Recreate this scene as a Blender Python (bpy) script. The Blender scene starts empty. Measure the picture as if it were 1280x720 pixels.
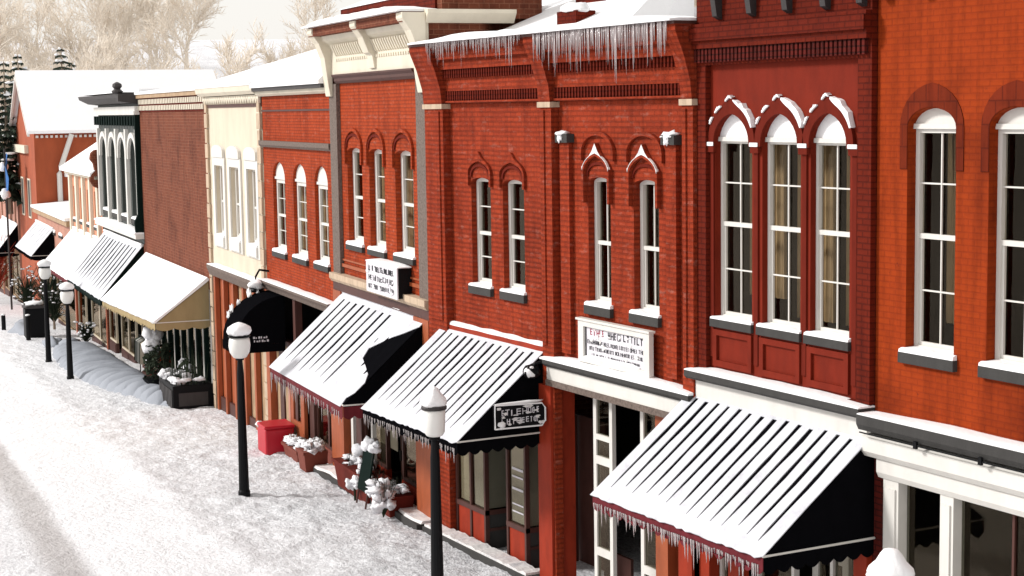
import bpy, math, random
from math import sin, cos, pi, radians
from mathutils import Vector, Matrix, noise
from mathutils.geometry import tessellate_polygon
random.seed(7)
SC = bpy.context.scene
COL = SC.collection
R = random.uniform
BEND = radians(6.2)

# ------------------------------------------------------------------ terrain
def street(x, y):
    """street coordinates: u along the shop fronts (right positive), v out from them towards the street"""
    if x > 0.054 * y:
        return x, -y
    return x * cos(BEND) - y * sin(BEND), -(x * sin(BEND) + y * cos(BEND))
def smooth(a, b, t):
    t = min(1, max(0, (t - a) / (b - a))); return t * t * (3 - 2 * t)
def base_z(x, y):
    u, v = street(x, y)
    s = max(0.0, -u)
    z = -0.045 * min(s, 105) * smooth(0, 3, s)
    r = math.hypot(x + 10, y * 1.0)
    z += smooth(105, 250, r) * 26
    return z
def gz(u):
    s = max(0.0, -u); return -0.045 * min(s, 105) * smooth(0, 3, s)

# ------------------------------------------------------------------ materials
def nt(name):
    m = bpy.data.materials.new(name); m.use_nodes = True
    t = m.node_tree; b = t.nodes['Principled BSDF']
    return m, t, b
def L(t, a, b): t.links.new(a, b)
def noise_node(t, vec, scale, detail=4, rough=.55, dist=0):
    n = t.nodes.new('ShaderNodeTexNoise'); n.inputs['Scale'].default_value = scale
    n.inputs['Detail'].default_value = detail; n.inputs['Roughness'].default_value = rough; n.inputs['Distortion'].default_value = dist
    if vec is not None: L(t, vec, n.inputs['Vector'])
    return n.outputs['Fac']
def ramp(t, fac, stops):
    r = t.nodes.new('ShaderNodeValToRGB'); e = r.color_ramp.elements
    while len(e) < len(stops): e.new(.5)
    for i, (p, c) in enumerate(stops):
        e[i].position = p; e[i].color = (*c, 1) if len(c) == 3 else c
    L(t, fac, r.inputs[0]); return r.outputs[0]
def mix(t, fac, a, b, mode='MIX'):
    n = t.nodes.new('ShaderNodeMix'); n.data_type = 'RGBA'; n.blend_type = mode
    for k, v in ((0, fac), (6, a), (7, b)):
        if isinstance(v, (int, float)): n.inputs[k].default_value = v
        elif isinstance(v, tuple): n.inputs[k].default_value = (*v, 1)
        else: L(t, v, n.inputs[k])
    return n.outputs[2]
def bump(t, b, h, strength, dist=.02):
    n = t.nodes.new('ShaderNodeBump'); n.inputs['Strength'].default_value = strength; n.inputs['Distance'].default_value = dist
    L(t, h, n.inputs['Height']); L(t, n.outputs[0], b.inputs['Normal']); return n
def coords(t, kind='Object'):
    n = t.nodes.new('ShaderNodeTexCoord'); return n.outputs[kind]
def scaled(t, vec, s):
    n = t.nodes.new('ShaderNodeMapping'); n.inputs['Scale'].default_value = s; L(t, vec, n.inputs['Vector']); return n.outputs[0]

def brick_mat(name, c, c2, mortar, row=.085, stain=.5, bmp=.6, msize=.012, frost=0.0, spall=0.0, course=0.0):
    m, t, b = nt(name)
    uv = coords(t, 'UV')
    br = t.nodes.new('ShaderNodeTexBrick'); L(t, uv, br.inputs['Vector'])
    br.inputs['Scale'].default_value = 1; br.inputs['Brick Width'].default_value = .23; br.inputs['Row Height'].default_value = row
    br.inputs['Mortar Size'].default_value = msize; br.inputs['Mortar Smooth'].default_value = .3; br.inputs['Bias'].default_value = -.1
    br.inputs['Color1'].default_value = (*c, 1); br.inputs['Color2'].default_value = (*c2, 1); br.inputs['Mortar'].default_value = (*mortar, 1)
    big = noise_node(t, uv, .55, 5, .6)
    streak = noise_node(t, scaled(t, uv, (5, .5, 1)), 1, 4, .6)
    fine = noise_node(t, uv, 14, 3, .6)
    col = mix(t, stain, br.outputs['Color'], ramp(t, big, [(.28, (.42, .36, .36)), (.5, (1, 1, 1)), (.72, (1.0, .96, .88))]), 'MULTIPLY')
    col = mix(t, .5, col, ramp(t, streak, [(.33, (.45, .4, .4)), (.55, (1, 1, 1))]), 'MULTIPLY')
    col = mix(t, .35, col, ramp(t, fine, [(.3, (.7, .7, .7)), (.7, (1, 1, 1))]), 'MULTIPLY')
    if course:
        su = t.nodes.new('ShaderNodeSeparateXYZ'); L(t, uv, su.inputs[0])
        wv = t.nodes.new('ShaderNodeMath'); wv.operation = 'MULTIPLY_ADD'; L(t, noise_node(t, scaled(t, uv, (1, .2, 1)), 1.5, 3), wv.inputs[0]); wv.inputs[1].default_value = .05; L(t, su.outputs[1], wv.inputs[2])
        dv = t.nodes.new('ShaderNodeMath'); dv.operation = 'DIVIDE'; L(t, wv.outputs[0], dv.inputs[0]); dv.inputs[1].default_value = row
        fc = t.nodes.new('ShaderNodeMath'); fc.operation = 'FRACT'; L(t, dv.outputs[0], fc.inputs[0])
        band = ramp(t, fc.outputs[0], [(0, (.45,) * 3), (.3, (.9,) * 3), (.6, (1, 1, 1)), (.85, (1.0,) * 3), (1, (.45,) * 3)])
        patch = ramp(t, noise_node(t, scaled(t, uv, (1, 1, 1)), .7, 4), [(.38, (course * .3,) * 3), (.62, (course * 1.6,) * 3)])
        col = mix(t, patch, col, mix(t, 1.0, col, band, 'MULTIPLY'))
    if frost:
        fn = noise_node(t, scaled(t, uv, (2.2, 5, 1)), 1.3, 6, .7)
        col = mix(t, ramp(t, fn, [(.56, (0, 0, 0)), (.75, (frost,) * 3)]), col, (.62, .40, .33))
    if spall:
        sn = noise_node(t, uv, 2.6, 8, .8)
        col = mix(t, ramp(t, sn, [(.645, (0, 0, 0)), (.67, (spall,) * 3)]), col, (.07, .012, .01))
    L(t, col, b.inputs['Base Color']); b.inputs['Roughness'].default_value = .8
    b.inputs['Specular IOR Level'].default_value = .08
    mx = t.nodes.new('ShaderNodeMath'); mx.operation = 'MULTIPLY_ADD'; L(t, fine, mx.inputs[0]); mx.inputs[1].default_value = .5
    iv = t.nodes.new('ShaderNodeMath'); iv.operation = 'SUBTRACT'; iv.inputs[0].default_value = 1; L(t, br.outputs['Fac'], iv.inputs[1])
    L(t, iv.outputs[0], mx.inputs[2])
    bump(t, b, mx.outputs[0], bmp, .03)
    return m
def plain(name, c, rough=.6, var=.25, scale=3, bmp=.15, spec=.4, metal=0, streak=True):
    m, t, b = nt(name); o = coords(t)
    n = noise_node(t, scaled(t, o, (1, 1, .35 if streak else 1)), scale, 5, .6)
    col = mix(t, var, c, ramp(t, n, [(.25, (.35, .33, .32)), (.6, (1, 1, 1))]), 'MULTIPLY')
    L(t, col, b.inputs['Base Color']); b.inputs['Roughness'].default_value = rough
    b.inputs['Specular IOR Level'].default_value = spec; b.inputs['Metallic'].default_value = metal
    bump(t, b, noise_node(t, o, scale * 6, 3), bmp, .01)
    return m
def snow_mat(name, c=(.86, .86, .87), bmp=.5, scale=9, dirt=0):
    m, t, b = nt(name); o = coords(t)
    n1 = noise_node(t, o, scale, 5, .6); n2 = noise_node(t, o, scale * .2, 3)
    col = mix(t, n2, c, tuple(x * .95 for x in c))
    if dirt: col = mix(t, ramp(t, noise_node(t, o, 2.5, 6, .7), [(.5, (0, 0, 0)), (.7, (dirt,) * 3)]), col, (.42, .42, .46))
    L(t, col, b.inputs['Base Color']); b.inputs['Roughness'].default_value = .75; b.inputs['Specular IOR Level'].default_value = .2
    bump(t, b, n1, bmp, .03); return m
M = {}
M['brick_orange'] = brick_mat('brick_orange', (.38, .054, .014), (.34, .047, .013), (.26, .040, .014), row=.08, frost=.25, course=.18)
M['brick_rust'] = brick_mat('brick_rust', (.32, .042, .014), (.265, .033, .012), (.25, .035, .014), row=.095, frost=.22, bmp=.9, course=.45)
M['brick_deep'] = brick_mat('brick_deep', (.135, .014, .005), (.12, .012, .005), (.085, .009, .004), row=.085, stain=.35, bmp=.5, course=.1)
M['brick_hood'] = brick_mat('brick_hood', (.17, .021, .006), (.14, .018, .005), (.11, .014, .005), row=.3, stain=.4, bmp=.4, course=.1)
M['brick_bright'] = brick_mat('brick_bright', (.30, .040, .006), (.28, .036, .006), (.25, .032, .006), row=.085, stain=.85, bmp=.35, spall=.9, course=.1)
M['brick_brown'] = brick_mat('brick_brown', (.19, .058, .032), (.145, .042, .025), (.25, .10, .06), row=.11, stain=.7, course=.2)
M['brick_dark'] = brick_mat('brick_dark', (.11, .014, .010), (.08, .012, .009), (.05, .01, .008), row=.085)
M['hood_red'] = plain('hood_red', (.125, .013, .006), .8, .35, 8, .15, .08)
M['panel_red'] = plain('panel_red', (.17, .016, .006), .7, .45, 4, .15, .1)
M['wood_red'] = plain('wood_red', (.29, .030, .011), .65, .5, 4, .15, .15)
M['window_box_red'] = plain('window_box_red', (.12, .016, .01), .7, .4, 6, .15, .1)
M['wood_orange'] = plain('wood_orange', (.33, .075, .022), .6, .45, 5)
M['wood_dark'] = plain('wood_dark', (.07, .022, .016), .6, .5, 5)
M['wood_tan'] = plain('wood_tan', (.40, .27, .16), .7, .6, 5)
M['tan_stone'] = plain('tan_stone', (.50, .38, .27), .85, .6, 6, .4)
M['white_paint'] = plain('white_paint', (.66, .64, .60), .5, .18, 3)
M['cream_paint'] = plain('cream_paint', (.68, .62, .50), .6, .22, 2)
M['cream_wall'] = plain('cream_wall', (.62, .54, .42), .75, .3, 1.2, .3)
M['salmon_wall'] = plain('salmon_wall', (.60, .26, .15), .75, .3, 1.2, .3)
M['orange_wall'] = plain('orange_wall', (.34, .07, .022), .8, .45, 1.2, .3)
M['pink_wall'] = plain('pink_wall', (.45, .22, .16), .8, .4, 1.2, .3)
M['stone_grey'] = plain('stone_grey', (.04, .038, .036), .85, .4, 6, .3)
M['iron_dark'] = plain('iron_dark', (.035, .03, .03), .6, .4, 6)
M['speckled'] = plain('speckled', (.16, .12, .10), .85, .95, 22, .5, streak=False)
M['black_metal'] = plain('black_metal', (.005, .005, .006), .5, .2, 6, .05, .12)
M['black_fabric'] = plain('black_fabric', (.004, .004, .005), .95, .3, 5, .2, 0.0)
M['green_black'] = plain('green_black', (.006, .013, .011), .9, .3, 5, .2, .05)
M['tan_fabric'] = plain('tan_fabric', (.33, .25, .13), .85, .25, 3, .1, .2)
M['burgundy'] = plain('burgundy', (.13, .014, .02), .8, .5, 9, .2, .2)
M['green_paint'] = plain('green_paint', (.045, .055, .05), .6, .3, 4)
M['roof_dark'] = plain('roof_dark', (.05, .045, .045), .8, .3, 4)
M['room_dark'] = plain('room_dark', (.012, .010, .009), .9, .2, 1)  # near-black, the gloom of unlit rooms put into the colour
M['curtain'] = plain('curtain', (.55, .39, .23), .9, .35, 5, .1, .1)
M['blind_grey'] = plain('blind_grey', (.50, .49, .45), .8, .3, 2, .1, .1)
M['red_plastic'] = plain('red_plastic', (.45, .006, .02), .4, .2, 4, .05)
M['terracotta'] = plain('terracotta', (.17, .035, .02), .8, .4, 8)
M['bark'] = plain('bark', (.33, .26, .20), .9, .3, 4, .3, .1)
M['bark_frost'] = plain('bark_frost', (.90, .82, .72), .9, .25, 4, .3, .1)
M['needles'] = plain('needles', (.035, .05, .035), .9, .3, 4, .3, .1)
M['leaf_dark'] = plain('leaf_dark', (.03, .04, .025), .9, .3, 8, .3, .1)
M['sign_white'] = plain('sign_white', (.66, .64, .68), .6, .3, 10)
M['paint_black'] = plain('paint_black', (.015, .014, .02), .6, .1, 10)
M['paint_red'] = plain('paint_red', (.30, .02, .05), .6, .1, 10)
M['blue_cloth'] = plain('blue_cloth', (.03, .14, .40), .8, .2, 10)
M['snow'] = snow_mat('snow')
M['snow_thin'] = snow_mat('snow_thin', (.60, .61, .65), .9, 9, .6)
M['snow_rough'] = snow_mat('snow_rough', (.82, .82, .85), .9, 16)
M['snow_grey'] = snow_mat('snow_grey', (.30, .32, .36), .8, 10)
M['snow_dirty'] = snow_mat('snow_dirty', (.75, .73, .72), .8, 10, .7)

m, t, b = nt('glass')
for n in list(t.nodes):
    if n.type == 'BSDF_PRINCIPLED': t.nodes.remove(n)
tr = t.nodes.new('ShaderNodeBsdfTransparent'); tr.inputs[0].default_value = (.72, .72, .68, 1)
gl = t.nodes.new('ShaderNodeBsdfGlossy'); gl.inputs['Roughness'].default_value = .03; gl.inputs[0].default_value = (.62, .52, .40, 1)
lw = t.nodes.new('ShaderNodeLayerWeight'); lw.inputs[0].default_value = .5
pw = t.nodes.new('ShaderNodeMath'); pw.operation = 'POWER'; L(t, lw.outputs['Facing'], pw.inputs[0]); pw.inputs[1].default_value = 3.2
fr = t.nodes.new('ShaderNodeMath'); fr.operation = 'MULTIPLY_ADD'; L(t, pw.outputs[0], fr.inputs[0]); fr.inputs[1].default_value = .8; fr.inputs[2].default_value = .02
bm = t.nodes.new('ShaderNodeBump'); bm.inputs['Strength'].default_value = .1; bm.inputs['Distance'].default_value = .02
L(t, noise_node(t, coords(t), 2.5, 2), bm.inputs['Height']); L(t, bm.outputs[0], gl.inputs['Normal'])
ms = t.nodes.new('ShaderNodeMixShader'); L(t, fr.outputs[0], ms.inputs[0]); L(t, tr.outputs[0], ms.inputs[1]); L(t, gl.outputs[0], ms.inputs[2])
L(t, ms.outputs[0], t.nodes['Material Output'].inputs[0]); M['glass'] = m
m, t, b = nt('ice'); b.inputs['Base Color'].default_value = (.72, .66, .66, 1); b.inputs['Roughness'].default_value = .12
b.inputs['Transmission Weight'].default_value = .5; b.inputs['IOR'].default_value = 1.31; M['ice'] = m
m, t, b = nt('lamp_glass'); b.inputs['Base Color'].default_value = (.74, .73, .70, 1); b.inputs['Roughness'].default_value = .35
b.inputs['Subsurface Weight'].default_value = 0; M['lamp_glass'] = m

# ground snow
m, t, b = nt('ground_snow'); o = coords(t); uv = coords(t, 'UV')
sp = t.nodes.new('ShaderNodeSeparateXYZ'); L(t, uv, sp.inputs[0]); V = sp.outputs[1]
wob = noise_node(t, o, .35, 3)
ad = t.nodes.new('ShaderNodeMath'); ad.operation = 'MULTIPLY_ADD'; L(t, wob, ad.inputs[0]); ad.inputs[1].default_value = .35; L(t, V, ad.inputs[2])
sc = t.nodes.new('ShaderNodeMath'); sc.operation = 'DIVIDE'; L(t, ad.outputs[0], sc.inputs[0]); sc.inputs[1].default_value = 20
walk = ramp(t, sc.outputs[0], [(0, (1,) * 3), (.10, (.9,) * 3), (.20, (.5,) * 3), (.25, (.08,) * 3), (.30, (.0,) * 3), (.372, (0,) * 3), (.385, (.5,) * 3), (.42, (.5,) * 3), (.445, (.7,) * 3)])
tramp = ramp(t, noise_node(t, scaled(t, o, (1, 1.5, 1)), 8.5, 6, .75), [(.40, (0,) * 3), (.60, (1,) * 3)])
big = ramp(t, noise_node(t, o, .45, 4), [(.3, (.5,) * 3), (.6, (1,) * 3)])
f1 = mix(t, 1.0, walk, tramp, 'MULTIPLY'); f1 = mix(t, 1.0, f1, big, 'MULTIPLY')
col = mix(t, mix(t, 1.0, ramp(t, noise_node(t, o, .22, 5, .6), [(.35, (1,) * 3), (.7, (0,) * 3)]), (.5,) * 3, 'MULTIPLY'), (.90, .905, .93), (.83, .835, .86))
col = mix(t, mix(t, 1.0, f1, (.66,) * 3, 'MULTIPLY'), col, (.24, .235, .26))
trk = ramp(t, sc.outputs[0], [(.374, (0,) * 3), (.388, (.55,) * 3), (.412, (.55,) * 3), (.43, (.0,) * 3)])
col = mix(t, trk, col, (.40, .365, .35))
L(t, col, b.inputs['Base Color']); b.inputs['Roughness'].default_value = .8; b.inputs['Specular IOR Level'].default_value = .15
bump(t, b, noise_node(t, o, 5, 7, .7), 1.0, .12); M['ground_snow'] = m

# ------------------------------------------------------------------ mesh builder
class MB:
    def __init__(s): s.v = []; s.f = []
    def add(s, vs, fs):
        n = len(s.v); s.v += [tuple(p) for p in vs]; s.f += [tuple(i + n for i in f) for f in fs]; return s
    def box(s, x0, x1, y0, y1, z0, z1):
        if x0 > x1: x0, x1 = x1, x0
        if y0 > y1: y0, y1 = y1, y0
        if z0 > z1: z0, z1 = z1, z0
        return s.add([(x0,y0,z0),(x1,y0,z0),(x1,y1,z0),(x0,y1,z0),(x0,y0,z1),(x1,y0,z1),(x1,y1,z1),(x0,y1,z1)],
                     [(0,3,2,1),(4,5,6,7),(0,1,5,4),(1,2,6,5),(2,3,7,6),(3,0,4,7)])
    def prism_x(s, prof, x0, x1):      # prof: (y,z) loop, extruded along x
        n = len(prof); vs = [(x0, y, z) for y, z in prof] + [(x1, y, z) for y, z in prof]
        s.add(vs, [(i, (i+1) % n, n + (i+1) % n, n + i) for i in range(n)])
        for tri in tessellate_polygon([[Vector((y, z, 0)) for y, z in prof]]):
            k = len(s.v) - 2 * n
            s.f.append(tuple(k + i for i in tri)); s.f.append(tuple(k + n + i for i in reversed(tri)))
        return s
    def prism_y(s, prof, y0, y1, holes=()):      # prof: (x,z) loop (+holes), extruded along y
        return s.plate(prof, holes, lambda a, c, d: (a, y0 + (y1 - y0) * d, c), front=True, back=True)
    def plate(s, outer, holes, fn, front=True, back=False, rim=True):
        loops = [list(outer)] + [list(h) for h in holes]
        flat = [p for l in loops for p in l]; n = len(flat); k = len(s.v)
        s.v += [fn(a, c, 0) for a, c in flat] + [fn(a, c, 1) for a, c in flat]
        tris = tessellate_polygon([[Vector((a, c, 0)) for a, c in l] for l in loops])
        for tr in tris:
            if front: s.f.append(tuple(k + i for i in tr))
            if back: s.f.append(tuple(k + n + i for i in reversed(tr)))
        o = 0
        for li, l in enumerate(loops):
            q = len(l)
            if li or rim:
                for i in range(q):
                    a, c = k + o + i, k + o + (i + 1) % q; s.f.append((a, c, c + n, a + n))
            o += q
        return s
    def tube(s, pts, rad, seg=8, caps=True):
        pts = [Vector(p) for p in pts]; n = len(pts); k = len(s.v)
        if not hasattr(rad, '__len__'): rad = [rad] * n
        for i, p in enumerate(pts):
            d = (pts[min(i+1, n-1)] - pts[max(i-1, 0)]).normalized()
            a = d.orthogonal().normalized() if abs(d.z) < .99 else Vector((1, 0, 0)); a = (a - d * a.dot(d)).normalized(); c = d.cross(a)
            for j in range(seg):
                q = p + (a * cos(2*pi*j/seg) + c * sin(2*pi*j/seg)) * rad[i]; s.v.append(tuple(q))
        for i in range(n - 1):
            for j in range(seg):
                s.f.append((k+i*seg+j, k+i*seg+(j+1) % seg, k+(i+1)*seg+(j+1) % seg, k+(i+1)*seg+j))
        if caps: s.f.append(tuple(k + j for j in reversed(range(seg)))); s.f.append(tuple(k + (n-1)*seg + j for j in range(seg)))
        return s
    def lathe(s, cx, cy, prof, seg=16, sx=1, sy=1, wob=0):      # prof (r,z)
        k = len(s.v); n = len(prof)
        for r, z in prof:
            for j in range(seg):
                w = 1 + wob * (noise.noise(Vector((cos(2*pi*j/seg)*2+cx, sin(2*pi*j/seg)*2+cy, z * 3))))
                s.v.append((cx + r * sx * w * cos(2*pi*j/seg), cy + r * sy * w * sin(2*pi*j/seg), z))
        for i in range(n - 1):
            for j in range(seg):
                s.f.append((k+i*seg+j, k+i*seg+(j+1) % seg, k+(i+1)*seg+(j+1) % seg, k+(i+1)*seg+j))
        s.f.append(tuple(k + j for j in reversed(range(seg)))); s.f.append(tuple(k+(n-1)*seg+j for j in range(seg)))
        return s
    def blob(s, c, r, seg=12, rings=8, wob=.25, seed=0):
        cx, cy, cz = c; k = len(s.v)
        rx, ry, rz = r if hasattr(r, '__len__') else (r, r, r)
        for i in range(rings + 1):
            th = pi * i / rings
            for j in range(seg):
                ph = 2*pi*j/seg; d = Vector((sin(th)*cos(ph), sin(th)*sin(ph), cos(th)))
                w = 1 + wob * noise.noise(d * 1.7 + Vector((seed, seed*2, cx)))*1.6
                s.v.append((cx + d.x*rx*w, cy + d.y*ry*w, cz + d.z*rz*w))
        for i in range(rings):
            for j in range(seg):
                s.f.append((k+i*seg+j, k+(i+1)*seg+j, k+(i+1)*seg+(j+1) % seg, k+i*seg+(j+1) % seg))
        return s
def build(name, mb, mat, parent=None, org=(0, 0, 0), smoothf=False, label=None, uv=True, bevel=0):
    me = bpy.data.meshes.new(name)
    ox, oy, oz = org
    me.from_pydata([(x-ox, y-oy, z-oz) for x, y, z in mb.v], [], mb.f); me.validate(verbose=False)
    import bmesh
    bm = bmesh.new(); bm.from_mesh(me); bmesh.ops.recalc_face_normals(bm, faces=bm.faces); bm.to_mesh(me); bm.free()
    if uv:
        ul = me.uv_layers.new(name='UVMap'); vs = me.vertices
        for p in me.polygons:
            n = p.normal; ax, ay, az = abs(n.x), abs(n.y), abs(n.z)
            for li in p.loop_indices:
                c = vs[me.loops[li].vertex_index].co
                X, Y, Z = c.x + ox, c.y + oy, c.z + oz
                ul.data[li].uv = (X, Z) if ay >= ax and ay >= az else ((Y, Z) if ax >= az else (X, Y))
    if smoothf:
        for p in me.polygons: p.use_smooth = True
    me.materials.append(M[mat] if isinstance(mat, str) else mat)
    o = bpy.data.objects.new(name, me); COL.objects.link(o)
    if parent is not None: o.parent = parent
    if label: o['label'] = label
    if bevel:
        bv = o.modifiers.new('bevel', 'BEVEL'); bv.width = bevel; bv.segments = 2; bv.limit_method = 'ANGLE'
    return o

SPLIT = {'storefront_post', 'pillar', 'cornice_bracket', 'mullion_shaft', 'shaft_snow', 'pilaster', 'apron_panel', 'side_valance', 'side_wall', 'shade_lining', 'floor_slab', 'window_post', 'hood_snow', 'porch_snow', 'tall_panel', 'panel_frame', 'display_frame', 'belt_moulding', 'blind', 'garment', 'rib', 'dry_stem', 'snow_patches', 'window_notice', 'door_post', 'bracket'}
def islands(mb):
    par = list(range(len(mb.v)))
    def find(a):
        while par[a] != a: par[a] = par[par[a]]; a = par[a]
        return a
    for f in mb.f:
        r = find(f[0])
        for i in f[1:]: par[find(i)] = r
    g = {}
    for f in mb.f: g.setdefault(find(f[0]), []).append(f)
    out = []
    for fs in g.values():
        q = MB(); idx = {}
        for f in fs:
            for i in f:
                if i not in idx: idx[i] = len(q.v); q.v.append(mb.v[i])
        q.f = [tuple(idx[i] for i in f) for f in fs]; out.append(q)
    return out
class Thing:
    """an Empty standing at (u0, y0, z0) of its street frame, and mesh parts given in that frame's metres"""
    def __init__(s, name, label, cat, frame='R', u0=0, y0=0, z0=0, group=None):
        s.org = (u0, y0, z0)
        e = bpy.data.objects.new(name, None); e.empty_display_size = .3; COL.objects.link(e)
        if frame == 'L':
            e.location = (u0 * cos(BEND) + y0 * sin(BEND), -u0 * sin(BEND) + y0 * cos(BEND), z0); e.rotation_euler = (0, 0, -BEND)
        else: e.location = (u0, y0, z0)
        e['label'] = label; e['category'] = cat
        if group: e['group'] = group
        s.e = e
    def part(s, name, mb, mat, parent=None, label=None, smoothf=False, bevel=0):
        if name in SPLIT:
            isl = islands(mb)
            if len(isl) > 1: return [build(name, q, mat, parent or s.e, s.org, smoothf, label, bevel=bevel) for q in isl][0]
        return build(name, mb, mat, parent or s.e, s.org, smoothf, label, bevel=bevel)
def single(name, mb, mat, label, cat, frame, u0, y0, z0, group=None, **k):
    o = build(name, mb, mat, None, (u0, y0, z0), **k)
    if frame == 'L':
        o.location = (u0 * cos(BEND) + y0 * sin(BEND), -u0 * sin(BEND) + y0 * cos(BEND), z0); o.rotation_euler = (0, 0, -BEND)
    else: o.location = (u0, y0, z0)
    o['label'] = label; o['category'] = cat
    if group: o['group'] = group
    return o

# ------------------------------------------------------------------ openings and windows
def arch(x0, x1, z0, zs, zt, n=12, point=0.0):
    pts = [(x0, z0), (x1, z0)]
    if zt <= zs + .001: return pts + [(x1, zs), (x0, zs)]
    cx, a = (x0 + x1) / 2, (x1 - x0) / 2
    for i in range(n + 1):
        th = pi * i / n; h = sin(th)
        if point: h = h * (1 - point) + point * (1 - abs(cos(th)))
        pts.append((cx + a * cos(th), zs + (zt - zs) * h))
    return pts
def arch_band(x0, x1, zlow, zs, zt, w, n=14, point=0.0, wtop=None, peak=0.0):
    """band following an arch: loop of (x,z)"""
    cx, a = (x0 + x1) / 2, (x1 - x0) / 2; h = zt - zs; wt = wtop or w
    out = [(x1 + w, zlow)]; inn = [(x1, zlow)]
    for i in range(n + 1):
        th = pi * i / n; k = sin(th)
        kk = k * (1 - point) + point * (1 - abs(cos(th)))
        pk = peak * max(0, 1 - abs(cos(th)) * 3.2)
        out.append((cx + (a + w) * cos(th), zs + (h + wt) * kk + pk)); inn.append((cx + a * cos(th), zs + h * kk))
    out.append((x0 - w, zlow)); inn.append((x0, zlow))
    return out + inn[::-1]

def window(T, x0, x1, z0, zs, zt=None, y=0, rec=.2, cols=2, rows=2, fw=.07, sill=.14, snow=.07, sillmat='stone_grey', head=None,
           curtain=0, fmat='white_paint', point=0, sillout=.08, mid=None, label=None, blind=None):
    zt = zt or zs; yf = y + rec
    m = MB(); loop = arch(x0, x1, z0, zs, zt, point=point)
    inner_top = zs - (0.02 if zt > zs else fw)
    ztop = zs if (head or zt <= zs + .001) else zt
    # outer frame: plate with hole
    if head or zt <= zs + .001:
        out = [(x0, z0), (x1, z0), (x1, zs), (x0, zs)]; hole = [(x0+fw, z0+fw*1.2), (x1-fw, z0+fw*1.2), (x1-fw, zs-fw), (x0+fw, zs-fw)]
    else:
        out = loop; hole = arch(x0+fw, x1-fw, z0+fw*1.2, zs, zt-fw, point=point)
    m.prism_y(out, yf, yf + .09, [hole])
    zm = mid if mid else (z0 + (zs if head else (zs + zt) / 2)) / 2
    m.box(x0+fw, x1-fw, yf+.012, yf+.075, zm-.035, zm+.035)
    # sash stiles of the lower sash sit deeper
    m.box(x0+fw, x0+fw+.035, yf+.03, yf+.07, z0+fw*1.2, zm-.035); m.box(x1-fw-.035, x1-fw, yf+.03, yf+.07, z0+fw*1.2, zm-.035)
    m.box(x0+fw+.035, x1-fw-.035, yf+.03, yf+.07, z0+fw*1.2, z0+fw*1.2+.05)
    w = x1 - x0 - 2*fw
    for c in range(1, cols):
        xc = x0 + fw + w * c / cols
        m.box(xc-.011, xc+.011, yf+.04, yf+.062, z0+fw*1.2+.05, zm-.035); m.box(xc-.011, xc+.011, yf+.03, yf+.055, zm+.035, (zs-fw) if (head or zt<=zs) else zt-fw*1.2)
    for r_ in range(1, rows):
        for a, b_ in ((z0+fw*1.2+.05, zm-.035), (zm+.035, zs-fw if (head or zt<=zs) else zt-fw)):
            zc = a + (b_-a) * r_ / rows; m.box(x0+fw+.001, x1-fw-.001, yf+.035, yf+.058, zc-.011, zc+.011)
    W = T.part('window', m, fmat, label=label)
    g = MB().plate(hole, [], lambda a, c, d: (a, yf + .064, c), front=True, rim=False)
    T.part('glass', g, 'glass', W)
    if head:
        T.part('arched_head', MB().prism_y(arch(x0, x1, zs + .002, zs + .03, zt - .003, point=point), yf - .02, yf + .06), head, W)
        T.part('head_rail', MB().box(x0, x1, yf - .05, yf - .022, zs - .02, zs + .05), fmat, W)
    if sill:
        T.part('sill', MB().box(x0-.07, x1+.07, y - sillout, yf, z0 - sill, z0 - .003), sillmat, W, bevel=.008)
        if snow:
            s = MB(); n = 10; vs = []
            prof = []
            for i in range(n + 1):
                xx = x0 - .06 + (x1 - x0 + .12) * i / n; hh = snow * (.7 + .45 * noise.noise(Vector((xx * 3, z0, 1))) + .15)
                prof.append((xx, hh))
            for xx, hh in prof: vs += [(xx, y - sillout + .005, z0), (xx, y - sillout + .012, z0 + hh*.7), (xx, y - sillout + .05, z0 + hh), (xx, yf + .012, z0 + hh * 1.15), (xx, yf + .012, z0)]
            fs = []
            for i in range(n):
                for j in range(4): fs.append((i*5+j, i*5+j+1, i*5+j+6, i*5+j+5))
            fs += [(0, 1, 2, 3, 4), tuple(n*5+j for j in (4, 3, 2, 1, 0))]
            T.part('sill_snow', s.add(vs, fs), 'snow', W, smoothf=False)
    if blind: T.part('blind', MB().box(x0 + .02, x1 - .02, yf + .11, yf + .12, z0 + .02, zs), blind, W)
    if curtain:
        c = MB(); yc = yf + .55
        for side in (0, 1):
            if curtain == 1 and side == 0: continue
            a0 = x0 + .02 if side == 0 else x1 - (x1-x0) * .5; a1 = a0 + (x1-x0) * (.32 if side == 0 else .5)
            vs = []; n = 24; zc1 = (zs if head else zt) - .05; zc0 = z0 + .1 + (0.25 if curtain == 3 else 0)
            for i in range(n + 1):
                xx = a0 + (a1-a0) * i / n; yy = yc + .04 * sin(i * 1.9) + .02 * sin(i*.7)
                vs += [(xx, yy, zc0), (xx + .02*sin(i), yy, zc1)]
            c.add(vs, [(2*i, 2*i+2, 2*i+3, 2*i+1) for i in range(n)])
        T.part('curtain', c, 'curtain', W, smoothf=True)
    return loop

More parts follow.
